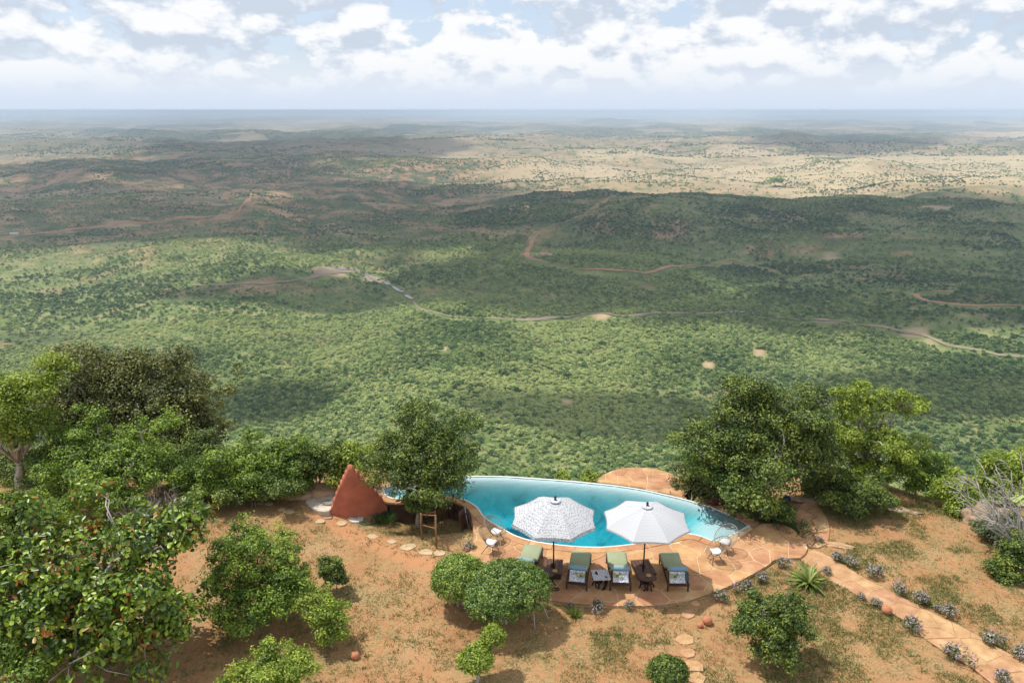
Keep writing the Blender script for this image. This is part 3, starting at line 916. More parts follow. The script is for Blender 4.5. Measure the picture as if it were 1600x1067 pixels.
def crown_mesh(name, blobs, mat, rng, n_leaf, leaf, clump_r, per=40, shell=0.35, upb=0.45, shape="diamond", wfac=0.6, tint_sp=0.22, flat=0.75, topmix=0.0, lump=0.0, lobes=9):
    """leaves in clumps spread through the volume of overlapping lobes; returns mesh and clump centres"""
    B = np.array([b[:6] for b in blobs], float)
    if lobes:
        ex = []
        for b in B:
            for _ in range(lobes):
                d = rng.normal(size=3); d /= np.linalg.norm(d); d[2] = abs(d[2]) * rng.choice((1, 1, -0.4)); q = rng.uniform(0.12, 0.44)
                ex.append((*(b[:3] + d * b[3:6] * rng.uniform(0.82, 1.30)), *(b[3:6].mean() * q * np.array((1.15, 1.15, 0.75)))))
        B[:, 3:6] *= 0.86; B = np.vstack((B, ex))
    wt = (B[:, 3] * B[:, 4] + B[:, 4] * B[:, 5] + B[:, 3] * B[:, 5]); wt /= wt.sum()
    nc = max(6, n_leaf // per)
    bi = rng.choice(len(B), nc, p=wt)
    d = rng.normal(size=(nc, 3)); d /= np.linalg.norm(d, axis=1, keepdims=True)
    d[:, 2] = np.where(d[:, 2] < -0.35, -d[:, 2] * 0.8, d[:, 2])
    rad = rng.random(nc) ** shell
    if lump: rad *= 1 - lump * rng.random(nc)
    C = B[bi, :3] + d * rad[:, None] * B[bi, 3:6]
    ct = rng.normal(0.45, tint_sp, nc)
    li = rng.integers(0, nc, n_leaf)
    e = rng.normal(size=(n_leaf, 3)); e /= np.linalg.norm(e, axis=1, keepdims=True)
    cr = clump_r * (0.6 + 0.8 * rng.random(nc))
    pos = C[li] + e * (rng.random(n_leaf) ** 0.5 * cr[li])[:, None] * np.array((1, 1, flat))
    out = (pos - B[bi[li], :3]) / B[bi[li], 3:6]
    out /= np.linalg.norm(out, axis=1, keepdims=True) + 1e-6
    nrm = out * 0.5 + e * 0.35 + np.array((0, 0, upb)) + rng.normal(size=(n_leaf, 3)) * 0.42
    nrm /= np.linalg.norm(nrm, axis=1, keepdims=True)
    tint = np.clip(ct[li] + rng.normal(0, 0.14, n_leaf) + topmix * e[:, 2], 0, 1)
    V, q, t, k = leaf_geo(pos, nrm, np.full(n_leaf, leaf), np.full(n_leaf, leaf * wfac), rng, shape)
    return mesh_np(name, V, q, t, {"tint": np.repeat(tint, k)}, [mat]), C


def limb(mb, a, b, r0, r1, rng, bend=0.15, n=5, sides=5):
    a = np.array(a, float); b = np.array(b, float); ln = np.linalg.norm(b - a)
    off = rng.normal(size=(n, 3)) * bend * ln * 0.35
    pts = []
    for i in range(n):
        t = i / (n - 1); p = a + (b - a) * t; p[2] += math.sin(t * math.pi) * ln * 0.08
        if 0 < i < n - 1: p = p + off[i]
        pts.append(p)
    mb.tube(pts, np.linspace(r0, r1, n), sides)
    return pts


def tree(name, label, cat, base, blobs, mat, n_leaf, leaf, clump_r, trunk_r=0.12, fork=0.35, n_limb=8, twigs=40, bark="bark", seed=1, group=None, multi=1, **kw):
    kw.setdefault("lobes", 9); n_leaf = int(n_leaf * 1.5); leaf = leaf * 0.9
    rg = np.random.default_rng(seed)
    base = np.array(base, float); root = thing(name, label, cat, base, 0, group)
    bl = [(b[0] - base[0], b[1] - base[1], b[2] - base[2], *b[3:6]) for b in blobs]
    me, C = crown_mesh("crown", bl, mat, rg, n_leaf, leaf, clump_r, **kw)
    link(bpy.data.objects.new("crown", me), root)
    mb = MB(); cen = np.mean([b[:3] for b in bl], axis=0); zt = max(0.15, cen[2] * fork * 2)
    forks = []
    for k in range(multi):
        a = rg.random() * 6.28; sp = (0.05 + 0.25 * (multi > 1)) * max(0.3, zt)
        f = np.array((cen[0] * 0.35 + math.cos(a) * sp, cen[1] * 0.35 + math.sin(a) * sp, zt * rg.uniform(0.8, 1.15)))
        limb(mb, (math.cos(a) * trunk_r * (multi > 1), math.sin(a) * trunk_r * (multi > 1), -0.25), f, trunk_r / math.sqrt(multi), trunk_r * 0.75 / math.sqrt(multi), rg, 0.12, 5, 7); forks.append(f)
    ends = []
    for k in range(n_limb):
        b = bl[k % len(bl)]; d = rg.normal(size=3); d /= np.linalg.norm(d); d[2] = abs(d[2]) * 0.6
        e = np.array(b[:3]) + d * np.array(b[3:6]) * 0.55
        ends += limb(mb, forks[k % len(forks)], e, trunk_r * 0.5, trunk_r * 0.2, rg, 0.2)[2:]
    ends = np.array(ends)
    if len(C) and twigs:
        for c in C[rg.choice(len(C), min(twigs, len(C)), replace=False)]:
            j = np.argmin(np.linalg.norm(ends - c, axis=1)); limb(mb, ends[j], c, trunk_r * 0.16 + 0.004, 0.005, rg, 0.22, 4, 4)
    mb.build("trunk", M[bark], root)
    return root


def B(px, py, rpx, rpy, Y, ry=None):
    """lobe of a crown, given by its outline in the photo and its true distance"""
    c = WY(px, py, Y); s = mpp(Y, c[2]); return (c[0], c[1], c[2], rpx * s, (ry if ry else rpx * s), rpy * s * 1.02)


def base_at(px, Y):
    x = (px - 800) / F_PX * (Y * CP + CAM_H * SP); return np.array((x, Y, float(H(x, Y))))


# --- trees of the rim, left
tree("broad_tree", "broad dome-shaped dark olive tree at the left rim of the hilltop", "tree", base_at(225, 32.5),
     [B(160, 635, 95, 85, 32, 3.2), B(262, 640, 92, 88, 32, 3.2), B(210, 605, 110, 62, 32.5, 3), B(318, 675, 44, 54, 31.5), B(105, 650, 50, 70, 31.5), B(215, 680, 120, 50, 31)], L["darkolive"],
     46000, 0.15, 0.42, 0.3, 0.3, 10, 60, seed=11, per=45, lobes=5)
tree("feathery_tree", "light green feathery tree with a forked pale trunk at the far left", "tree", base_at(30, 27.3),
     [B(10, 625, 50, 42, 27.3), B(60, 600, 48, 28, 27.8), B(35, 670, 50, 42, 27), B(-30, 650, 50, 60, 27.3)], L["bright"], 16000, 0.13, 0.38, 0.16, 0.2, 9, 40, "bark_pale", 12, per=32, lump=0.3)
tree("loose_tree", "pale green loose-branched tree in front of the dark dome-shaped tree", "tree", base_at(190, 26.2),
     [B(160, 705, 46, 36, 26.5), B(215, 710, 38, 26, 26.6), B(148, 665, 20, 42, 27.2), B(100, 690, 24, 34, 27), B(150, 735, 70, 40, 25.8), B(220, 735, 55, 36, 25.8), B(255, 665, 28, 20, 27), B(110, 750, 40, 28, 25.4)],
     L["mid"], 20000, 0.12, 0.30, 0.11, 0.2, 12, 60, "bark_pale", 13, per=30, lump=0.25, multi=2)
tree("rim_bush", "mid green bush on the rim right of the dry twiggy shrub", "bush", base_at(335, 27.0), [B(335, 735, 40, 36, 27), B(360, 755, 36, 28, 26.6)], L["mid"], 8000, 0.12, 0.3, 0.06, 0.2, 6, 20, seed=14, multi=3)
tree("rim_bush", "tallest bright bush in the middle of the rim row left of the red wall", "bush", base_at(420, 27.4), [B(405, 725, 40, 36, 27.4), B(445, 715, 34, 28, 27.6), B(420, 750, 45, 26, 27)], L["mid"], 10000, 0.12, 0.3, 0.07, 0.2, 6, 24, seed=15, multi=3)
tree("rim_bush", "dark green bush on the rim between the tall bright bush and the red wall", "bush", base_at(495, 27.6), [B(485, 728, 28, 30, 27.6), B(510, 722, 26, 28, 27.8)], L["dark"], 6500, 0.12, 0.28, 0.06, 0.2, 5, 20, seed=16, multi=3)
tree("rim_bush", "yellow-green bush rising directly behind the red scalloped wall", "bush", base_at(548, 28.0), [B(545, 715, 30, 28, 28), B(565, 728, 28, 26, 27.8), B(530, 745, 26, 18, 27.6)], L["bright"], 7000, 0.12, 0.28, 0.06, 0.2, 5, 20, seed=17, multi=3)
tree("rim_bush", "low bush nearest the bare lawn under the rim row of bushes", "bush", base_at(395, 26.0), [B(370, 770, 36, 17, 26.2), B(430, 762, 36, 18, 26.4)], L["dark"], 6500, 0.11, 0.26, 0.05, 0.2, 5, 16, seed=18, multi=3)
tree("under_shrub", "dark green undergrowth shrub between the feathery tree and the loose tree", "shrub", base_at(90, 26.6), [B(85, 735, 40, 28, 26.6), B(120, 700, 34, 36, 27.2), B(55, 755, 30, 20, 26.2)], L["dark"], 9000, 0.115, 0.28, 0.05, 0.2, 5, 16, seed=181, multi=3)
tree("under_shrub", "mid green low shrub under the front of the pale loose tree", "shrub", base_at(165, 24.8), [B(165, 775, 48, 22, 25.0), B(115, 772, 36, 20, 25.2), B(205, 782, 30, 18, 24.8)], L["mid"], 9000, 0.105, 0.26, 0.04, 0.2, 5, 16, seed=182, multi=3)
tree("under_shrub", "dark blue-green shrub under the right edge of the dome-shaped tree", "shrub", base_at(290, 28.6), [B(285, 715, 40, 28, 28.6), B(320, 700, 30, 24, 29.5), B(260, 735, 30, 20, 28)], L["dark"], 8000, 0.12, 0.3, 0.05, 0.2, 5, 16, seed=183, multi=3)
tree("rim_bush", "bright bush at the right end of the rim row touching the tall bright bush", "bush", base_at(470, 27.8), [B(465, 735, 26, 22, 27.8), B(470, 752, 24, 16, 27.4)], L["mid"], 6500, 0.12, 0.28, 0.05, 0.2, 5, 18, seed=184, multi=3)
tree("rim_bush", "dull green bush between the dome tree and the rim row", "bush", base_at(302, 26.6), [B(300, 745, 26, 28, 26.8), B(315, 770, 26, 18, 26.2)], L["mid"], 6500, 0.115, 0.27, 0.05, 0.2, 5, 18, seed=185, multi=3)
tree("under_shrub", "dark shrub behind the pale forked trunk at the far left edge", "shrub", base_at(0, 28.9), [B(-10, 728, 44, 24, 28.9), B(30, 738, 30, 16, 28.6), B(60, 725, 30, 20, 29.2)], L["dark"], 7500, 0.12, 0.3, 0.05, 0.2, 5, 16, seed=186, multi=3)
tree("rim_bush", "dark bush filling the gap between the large dark tree and airy tree", "bush", base_at(1300, 27.4), [B(1295, 752, 30, 24, 27.4), B(1270, 765, 22, 16, 27.0), B(1315, 770, 24, 16, 26.8)], L["dark"], 7500, 0.115, 0.28, 0.05, 0.2, 5, 18, seed=187, multi=3)
# dry shrub
def twiggy(name, label, cat, base, n, rad, h, mat, seed, lean=(0, 0, 0)):
    rg = np.random.default_rng(seed); root = thing(name, label, cat, base); mb = MB()
    for k in range(n):
        a = rg.random() * 6.28; r = rad * rg.uniform(0.3, 1)
        e = np.array((math.cos(a) * r, math.sin(a) * r, h * rg.uniform(0.35, 1))) + np.array(lean) * rg.uniform(0.3, 1)
        pts = limb(mb, (rg.normal() * 0.06, rg.normal() * 0.06, -0.05), e, 0.022, 0.009, rg, 0.25, 5, 4)
        for _ in range(5):
            j = rg.integers(1, 5); d = rg.normal(size=3) * 0.22 * rad; d[2] = abs(d[2]); tw = limb(mb, pts[j], pts[j] + d * 1.6, 0.010, 0.004, rg, 0.3, 3, 3)
            limb(mb, tw[1], tw[1] + rg.normal(size=3) * 0.15 * rad, 0.006, 0.003, rg, 0.3, 3, 3)
    mb.build("branches", mat, root); return root


twiggy("dry_shrub", "leafless grey-brown twiggy shrub beside the pale loose-branched tree", "shrub", base_at(246, 24.7), 60, 1.15, 0.95, M["bark_pale"], 19)
# --- big-leaved tree lower left
tree("large_leaved_tree", "large-leaved tree with yellow and orange leaves filling the lower left corner", "tree", base_at(125, 17.8),
     [B(90, 870, 95, 62, 18.2, 1.9), B(215, 845, 70, 48, 18.6), B(180, 930, 100, 60, 17.6, 1.7), B(60, 960, 90, 70, 17.2, 1.7), B(275, 960, 55, 42, 17.3), B(150, 1010, 110, 55, 16.8, 1.5), B(285, 808, 32, 20, 18.9), B(20, 850, 60, 55, 18.3)],
     L["big"], 14000, 0.185, 0.30, 0.17, 0.25, 16, 110, "bark_pale", 21, shape="obovate", wfac=0.62, per=9, tint_sp=0.26, upb=0.35)
tree("corner_shrub", "fine-leaved bright shrub in the bottom left corner under the large-leaved tree", "shrub", base_at(15, 15.8), [B(10, 1015, 42, 45, 15.8), B(45, 1050, 36, 26, 15.4)], L["mid"], 8000, 0.09, 0.24, 0.05, 0.2, 5, 20, seed=22, multi=3)
tree("small_shrub", "small pale shrub above the big-leaved tree at the left edge", "shrub", base_at(20, 22.5), [B(15, 790, 34, 22, 22.6), B(95, 800, 30, 16, 22.2)], L["mid"], 5000, 0.1, 0.25, 0.04, 0.2, 5, 16, seed=23, multi=3)
# --- lawn bushes
tree("lawn_bush", "large spreading bush on the lawn left of the small dark bush", "bush", base_at(405, 19.4),
     [B(365, 885, 42, 36, 19.6), B(430, 870, 44, 40, 19.8), B(400, 925, 66, 34, 19.2, 1.1), B(385, 840, 36, 22, 20.2), B(455, 900, 32, 32, 19.4), B(360, 940, 34, 26, 18.9), B(395, 955, 50, 16, 18.8), B(440, 930, 36, 26, 19.1)], L["mid"], 19000, 0.095, 0.24, 0.09, 0.2, 10, 60, "bark", 24, multi=3, tint_sp=0.27)
tree("lawn_bush", "small dark upright bush standing alone on the dry lawn", "bush", base_at(521, 20.7), [B(521, 893, 20, 20, 20.7), B(520, 905, 18, 12, 20.6)], L["dark"], 3000, 0.09, 0.13, 0.03, 0.25, 8, 40, "bark", 25, multi=4, per=14)
tree("lawn_bush", "light bush with bare grey twigs at its heart, right of the large bush", "bush", base_at(515, 18.2), [B(492, 935, 26, 18, 18.9), B(505, 962, 32, 22, 18.4), B(528, 975, 22, 26, 18.2), B(515, 995, 20, 14, 18.0)], L["bright"], 7000, 0.08, 0.16, 0.05, 0.25, 10, 80, "deadwood", 26, multi=4, per=22)
tree("lawn_bush", "two-tone green bush cut by the bottom edge of the lawn", "bush", base_at(432, 16.2), [B(415, 1030, 30, 20, 16.4), B(455, 1046, 36, 24, 16.2), B(395, 1055, 24, 20, 16.0), B(420, 1070, 50, 24, 15.7)], L["bright"], 9000, 0.085, 0.2, 0.05, 0.25, 8, 50, "deadwood", 27, multi=4)
# --- clipped domes
def dome(name, label, base, blobs, mat, n, leaf, seed, trunk_r=0.09, cr=0.10, lump=0.05, legs=3):
    return tree(name, label, "clipped bush", base, blobs, mat, n, leaf, cr, trunk_r, 0.25, 8, 30, "bark_pale", seed, multi=legs, lobes=0, shell=0.13, per=12, lump=lump, tint_sp=0.2, upb=0.3)


dome("clipped_bush", "smaller bright clipped dome bush, left of the pair by the terrace", base_at(722, 20.0), [B(718, 905, 45, 38, 20.0, 0.85)], L["box"], 15000, 0.072, 31)
dome("clipped_bush", "larger clipped dome bush on bare stems beside the loungers", base_at(783, 19.2), [B(795, 920, 68, 40, 19.3, 1.15), B(775, 938, 50, 34, 18.9, 0.9)], L["boxdark"], 24000, 0.072, 32)
dome("topiary_bush", "small two-lobed clipped shrub on a stem in front of the dome bushes", base_at(742, 16.7), [B(743, 1032, 29, 20, 16.7), B(771, 996, 19, 20, 17.2), B(752, 1015, 16, 14, 17.0)], L["bright"], 9000, 0.07, 33, 0.05, lump=0.2, legs=1)
dome("round_bush", "low dark round bush at the bottom edge beside the stepping stones", base_at(1043, 16.3), [B(1043, 1052, 33, 25, 16.4)], L["dark"], 8500, 0.075, 34, 0.05, lump=0.2)
tree("lawn_bush", "dark glossy bush with a bare branch on the right lawn", "bush", base_at(1214, 17.6), [B(1195, 968, 34, 32, 17.8), B(1232, 972, 34, 32, 17.7), B(1212, 1000, 42, 26, 17.4), B(1180, 950, 18, 16, 18.0), B(1240, 950, 20, 18, 18), B(1214, 1016, 34, 16, 17.3)], L["dark"],
     15000, 0.085, 0.18, 0.07, 0.2, 9, 50, "bark_pale", 35, multi=3, per=26, tint_sp=0.25)
# --- tree over the pool
tree("poolside_tree", "spreading dark green tree growing over the left end of the pool", "tree", base_at(652, 26.0) * np.array((1, 1, 0)) + np.array((0, 0, -0.9)),
     [B(665, 700, 62, 46, 26), B(620, 720, 42, 36, 26), B(710, 715, 40, 40, 25.8), B(650, 755, 55, 24, 25.2), B(660, 670, 40, 26, 26.5), B(700, 760, 34, 22, 25.4)], L["dark"],
     24000, 0.11, 0.32, 0.14, 0.3, 12, 70, "bark_pale", 41, per=36, tint_sp=0.24)
tree("wall_shrub", "dark shrub at the foot of the brown wall under the poolside tree", "shrub", Pg(655, 806), [B(655, 786, 26, 20, 25.6, 0.5)], L["dark"], 5000, 0.1, 0.2, 0.04, 0.2, 4, 10, seed=42, multi=3)
# --- right group
tree("large_tree", "large dense dark tree right of the pool with a pale trunk", "tree", base_at(1190, 26.0),
     [B(1130, 690, 60, 54, 26.5), B(1180, 650, 50, 48, 27), B(1215, 700, 72, 60, 26.3), B(1255, 655, 46, 38, 27), B(1270, 720, 52, 50, 26.5), B(1100, 735, 38, 34, 26.2), B(1180, 750, 70, 30, 25.8), B(1165, 625, 24, 20, 27.2)], L["dark"],
     42000, 0.12, 0.34, 0.2, 0.3, 16, 110, "bark_pale", 51, per=36, tint_sp=0.26)
tree("airy_tree", "light green airy tree with pale branches right of the large dark tree", "tree", base_at(1345, 28.2),
     [B(1335, 640, 44, 28, 28.4), B(1395, 640, 38, 28, 28.4), B(1310, 680, 34, 34, 28.2), B(1375, 690, 48, 40, 28), B(1345, 730, 46, 34, 27.8), B(1415, 700, 22, 26, 28)], L["bright"],
     15000, 0.115, 0.25, 0.13, 0.25, 14, 130, "bark_pale", 52, per=26, lump=0.3)
tree("rim_bush", "dark round bush on the lawn edge below the airy tree", "bush", base_at(1340, 25.6), [B(1345, 772, 46, 30, 25.7), B(1325, 788, 36, 22, 25.4)], L["dark"], 10000, 0.105, 0.26, 0.07, 0.2, 6, 24, seed=53, multi=3)
tree("rim_bush", "mid green bush on the crest between the airy tree and yellow-green bush", "bush", base_at(1435, 28.0), [B(1420, 735, 42, 30, 28), B(1455, 752, 34, 26, 27.6)], L["mid"], 9500, 0.115, 0.28, 0.06, 0.2, 6, 24, seed=54, multi=3)
tree("rim_bush", "small yellow-green bush left of the boulder on the crest", "bush", base_at(1488, 26.2), [B(1485, 768, 28, 26, 26.3), B(1500, 790, 20, 18, 25.8)], L["bright"], 6000, 0.11, 0.25, 0.05, 0.2, 5, 20, seed=55, multi=3)
tree("rim_tree", "bright spreading tree behind the boulder at the right edge", "tree", base_at(1580, 27.5), [B(1565, 742, 36, 24, 27.5), B(1610, 745, 46, 32, 27.5), B(1545, 765, 24, 20, 27.2)], L["bright"], 11000, 0.12, 0.28, 0.09, 0.25, 7, 40, seed=56)
tree("corner_plant", "dark leafy shrub with a bare stem beside the clay pot at the right edge", "shrub", base_at(1582, 21.6), [B(1580, 880, 26, 24, 21.7), B(1600, 860, 26, 20, 21.9), B(1572, 905, 18, 12, 21.4)], L["dark"], 5000, 0.105, 0.2, 0.05, 0.25, 6, 20, "bark", 57, multi=2)
tree("low_shrub", "pale low shrub in front of the boulder at the right edge", "shrub", base_at(1555, 23.6), [B(1550, 835, 26, 12, 23.7), B(1580, 820, 26, 14, 24)], L["grey"], 4500, 0.095, 0.2, 0.03, 0.2, 4, 16, seed=58, multi=3)
tree("low_shrub", "dark low shrubs at the foot of the large dark tree by the pool tip", "shrub", base_at(1225, 24.6), [B(1215, 800, 26, 14, 25), B(1190, 795, 24, 14, 25.3), B(1150, 790, 24, 16, 26)], L["dark"], 6000, 0.1, 0.2, 0.03, 0.2, 4, 14, seed=59, multi=3)
tree("dense_shrub", "reddish brown shrub between the lookout deck and the large tree", "shrub", base_at(1085, 27.6), [B(1085, 745, 30, 30, 27.6), B(1110, 770, 30, 22, 27)], L["darkolive"], 7500, 0.105, 0.25, 0.05, 0.2, 5, 26, "bark_pale", 60, multi=3)
for px, r, s, lb in ((880, 13, 61, "small light shrub peeping over the far pool edge, left of the other"), (922, 15, 62, "small light shrub peeping over the pool edge beside the lookout deck")):
    y = 29.8; tree("edge_shrub", lb, "shrub", base_at(px, y), [B(px, 748, r, 7, y, 0.4)], L["bright"], 900, 0.12, 0.15, 0.03, 0.3, 4, 8, seed=s)

# dead white branches at right
def dead_tree():
    rg = np.random.default_rng(71); b = Pg(1592, 868); root = thing("dead_tree", "bleached leafless branches spreading at the right edge of the lawn", "dead tree", b); mb = MB()
    ends = [(1500, 770), (1515, 750), (1540, 745), (1560, 740), (1580, 735), (1600, 745), (1520, 800), (1545, 815), (1490, 745), (1610, 780), (1570, 770), (1535, 780)]
    for k, (px, py) in enumerate(ends):
        e = WY(px, py, 23.0 + rg.uniform(-0.8, 0.8)) - b
        pts = limb(mb, (rg.normal() * .05, rg.normal() * .05, 0.1), e, 0.045, 0.012, rg, 0.15, 7, 5)
        for _ in range(9):
            j = rg.integers(2, 7); d = (pts[min(j + 1, 6)] - pts[j - 1]); d = d / (np.linalg.norm(d) + 1e-6) * rg.uniform(0.25, 0.7) + rg.normal(size=3) * 0.22
            tw = limb(mb, pts[j], pts[j] + d, 0.016, 0.006, rg, 0.2, 4, 4)
            for _ in range(2): limb(mb, tw[2], tw[2] + d * 0.35 + rg.normal(size=3) * 0.14, 0.008, 0.004, rg, 0.2, 3, 3)
    mb.build("branches", M["deadwood"], root)


dead_tree()


# strap-leaved rosette
def agave():
    rg = np.random.default_rng(81); b = Pg(1262, 912); root = thing("strap_leaved_plant", "bright yellow-green strap-leaved rosette beside the flagstone path", "plant", b)
    for k in range(54):
        a = k * 2.4; el = R(rg.uniform(15, 80)); ln = rg.uniform(0.55, 0.9); w = 0.075
        V = []; tint = rg.random()
        d = np.array((math.cos(a), math.sin(a), 0)); s = np.array((-math.sin(a), math.cos(a), 0)); p = d * 0.04; ang = el
        for i in range(6):
            t = i / 5; ww = w * (0.7 + 0.6 * math.sin(math.pi * min(1, t * 0.9 + 0.05))) * (1 - t ** 4)
            V += [p + s * ww / 2, p + np.array((0, 0, -0.012)), p - s * ww / 2]
            p = p + (d * math.cos(ang) + np.array((0, 0, math.sin(ang)))) * ln / 5; ang -= R(13)
        q = []
        for i in range(5): q += [(3 * i, 3 * i + 3, 3 * i + 4, 3 * i + 1), (3 * i + 1, 3 * i + 4, 3 * i + 5, 3 * i + 2)]
        link(bpy.data.objects.new("leaf", mesh_np("leaf", V, q, None, {"tint": np.full(18, tint)}, [L["agave"]], True)), root)


agave()


# small flowering shrubs: four proto shapes, copied
def flower_proto(seed, spread=1.0):
    rg = np.random.default_rng(seed)
    bl = [(0, 0, 0.17, 0.20 * spread, 0.17, 0.16), (0.10 * spread, 0.03, 0.14, 0.14, 0.13, 0.12)]
    f, C = crown_mesh("foliage", bl, L["grey"], rg, 420, 0.055, 0.07, 8, 0.3, lobes=0)
    n = 60; d = rg.normal(size=(n, 3)); d /= np.linalg.norm(d, axis=1, keepdims=True); d[:, 2] = np.abs(d[:, 2])
    p = np.array(bl[0][:3]) + d * np.array(bl[0][3:6]) * 1.12 + rg.normal(size=(n, 3)) * 0.02
    p = np.repeat(p, 3, 0) + rg.normal(size=(3 * n, 3)) * 0.012
    nr = np.repeat(d, 3, 0) + rg.normal(size=(3 * n, 3)) * 0.5; nr /= np.linalg.norm(nr, axis=1, keepdims=True)
    V, q, t, k = leaf_geo(p, nr, np.full(3 * n, 0.036), np.full(3 * n, 0.036), rg)
    fl_ = mesh_np("blossoms", V, q, t, {"tint": np.repeat(rg.random(3 * n), k)}, [L["flower"]])
    return f, fl_


FP = [flower_proto(90 + k, s) for k, s in enumerate((1.0, 1.5, 0.8, 1.2))]
fgrp = "small flowering shrubs along the paving"
for i, (px, py, sc, lb) in enumerate((
        (733, 861, 0.95, "small white-flowered shrub at the foot of the deck corner by the left chairs"),
        (933, 957, 1.05, "lilac-flowered shrub below the terrace kerb, in front of the white-topped table"),
        (890, 950, 0.5, "tiny lilac-flowered shrub beside the yellow-green tuft at the kerb"),
        (983, 950, 0.75, "little pinkish flowering shrub below the kerb, in front of right parasol"),
        (1124, 938, 1.05, "flowering shrub at the kerb corner, lowest of three right of the loungers"),
        (1160, 924, 1.1, "flowering shrub in the middle of three along the terrace's right kerb"),
        (1190, 910, 1.0, "flowering shrub at the top of three along the terrace's right kerb"),
        (1226, 886, 1.0, "flowering shrub touching the left side of the strap-leaved rosette"),
        (1291, 896, 0.75, "flowering shrub peeking out right of the strap-leaved rosette"),
        (1279, 847, 0.6, "tiny flowering shrub where the side path meets the terrace"),
        (1306, 876, 1.0, "greener flowering shrub first on the lawn side of the path"),
        (1329, 885, 1.05, "lilac shrub on the lawn side of the path, second from the terrace"),
        (1366, 901, 1.25, "lilac shrub on the lawn side of the path, third from the terrace"),
        (1404, 925, 1.1, "purple-flowered shrub on the lawn side halfway down the path"),
        (1437, 943, 1.2, "lilac shrub left of a yellow-green tuft beside the path"),
        (1480, 963, 1.1, "lilac shrub right of the yellow-green tuft beside the path"),
        (1465, 955, 0.7, "tiny lilac shrub between two bigger ones beside the path"),
        (1553, 1007, 1.2, "lilac shrub near the right edge, above the end of the path"),
        (1593, 1030, 1.2, "dark purple shrub cut by the right edge of the picture"),
        (1366, 947, 0.8, "lilac shrub just above the clay pot beside the path"),
        (1424, 985, 1.3, "spreading lilac shrub on the near side of the path below the pot"),
        (1497, 1034, 1.35, "widest green flowering shrub on the near side of the path"),
        (1565, 1066, 1.1, "lilac shrub at the bottom right corner beside the path"),
        (1345, 935, 0.6, "leafy tuft with few flowers on the near edge of the path"))):
    p = Pg(px, py); f, fl_ = FP[i % 4]
    r0 = thing("flowering_shrub", lb, "shrub", p, i * 1.3, fgrp); r0.scale = (sc * 1.0,) * 3
    link(bpy.data.objects.new("foliage", f), r0); link(bpy.data.objects.new("blossoms", fl_), r0)

# tufts with fresh leaves
def tuft_mesh(seed, n, h, r, mat, lean=0.6, w=0.02):
    rg = np.random.default_rng(seed); a = rg.random(n) * 6.28; rr = r * np.sqrt(rg.random(n)); x = rr * np.cos(a); y = rr * np.sin(a)
    hh = h * rg.uniform(0.5, 1.1, n); ox = lean * hh * rg.normal(size=n) * 0.6 + x * 0.5; oy = lean * hh * rg.normal(size=n) * 0.6 + y * 0.5; b = rg.random(n) * 6.28
    V = np.stack((np.stack((x + np.cos(b) * w, y + np.sin(b) * w, np.zeros(n)), -1), np.stack((x - np.cos(b) * w, y - np.sin(b) * w, np.zeros(n)), -1), np.stack((x + ox, y + oy, hh), -1)), 1).reshape(-1, 3)
    return mesh_np("tuft", V, None, np.arange(3 * n).reshape(n, 3), {"tint": np.repeat(rg.random(n), 3)}, [mat])


for px, py, sc, mt, lb in ((899, 962, 1.0, "agave", "yellow-green leafy tuft below the terrace kerb"), (1451, 946, 0.9, "agave", "yellow-green leafy tuft among lilac shrubs beside the path")):
    o = link(bpy.data.objects.new("leafy_tuft", tuft_mesh(px, 70, 0.32, 0.12, L[mt], 0.8, 0.022))); o.location = Pg(px, py); o.scale = (sc,) * 3; tag(o, lb, "plant")
for k, (px, py, rx, lb) in enumerate(((1238, 828, 0.55, "dark lush grass clump right of the pool tip under the tree"), (1210, 812, 0.5, "dark lush grass behind the pool tip at the foot of the tree"), (600, 812, 0.35, "tall grass clump by the red wall's right foot"))):
    o = link(bpy.data.objects.new("grass_clump", tuft_mesh(300 + k, 520, 0.30, rx, L["lush"], 0.7, 0.014))); o.location = Pg(px, py); tag(o, lb, "grass clump")


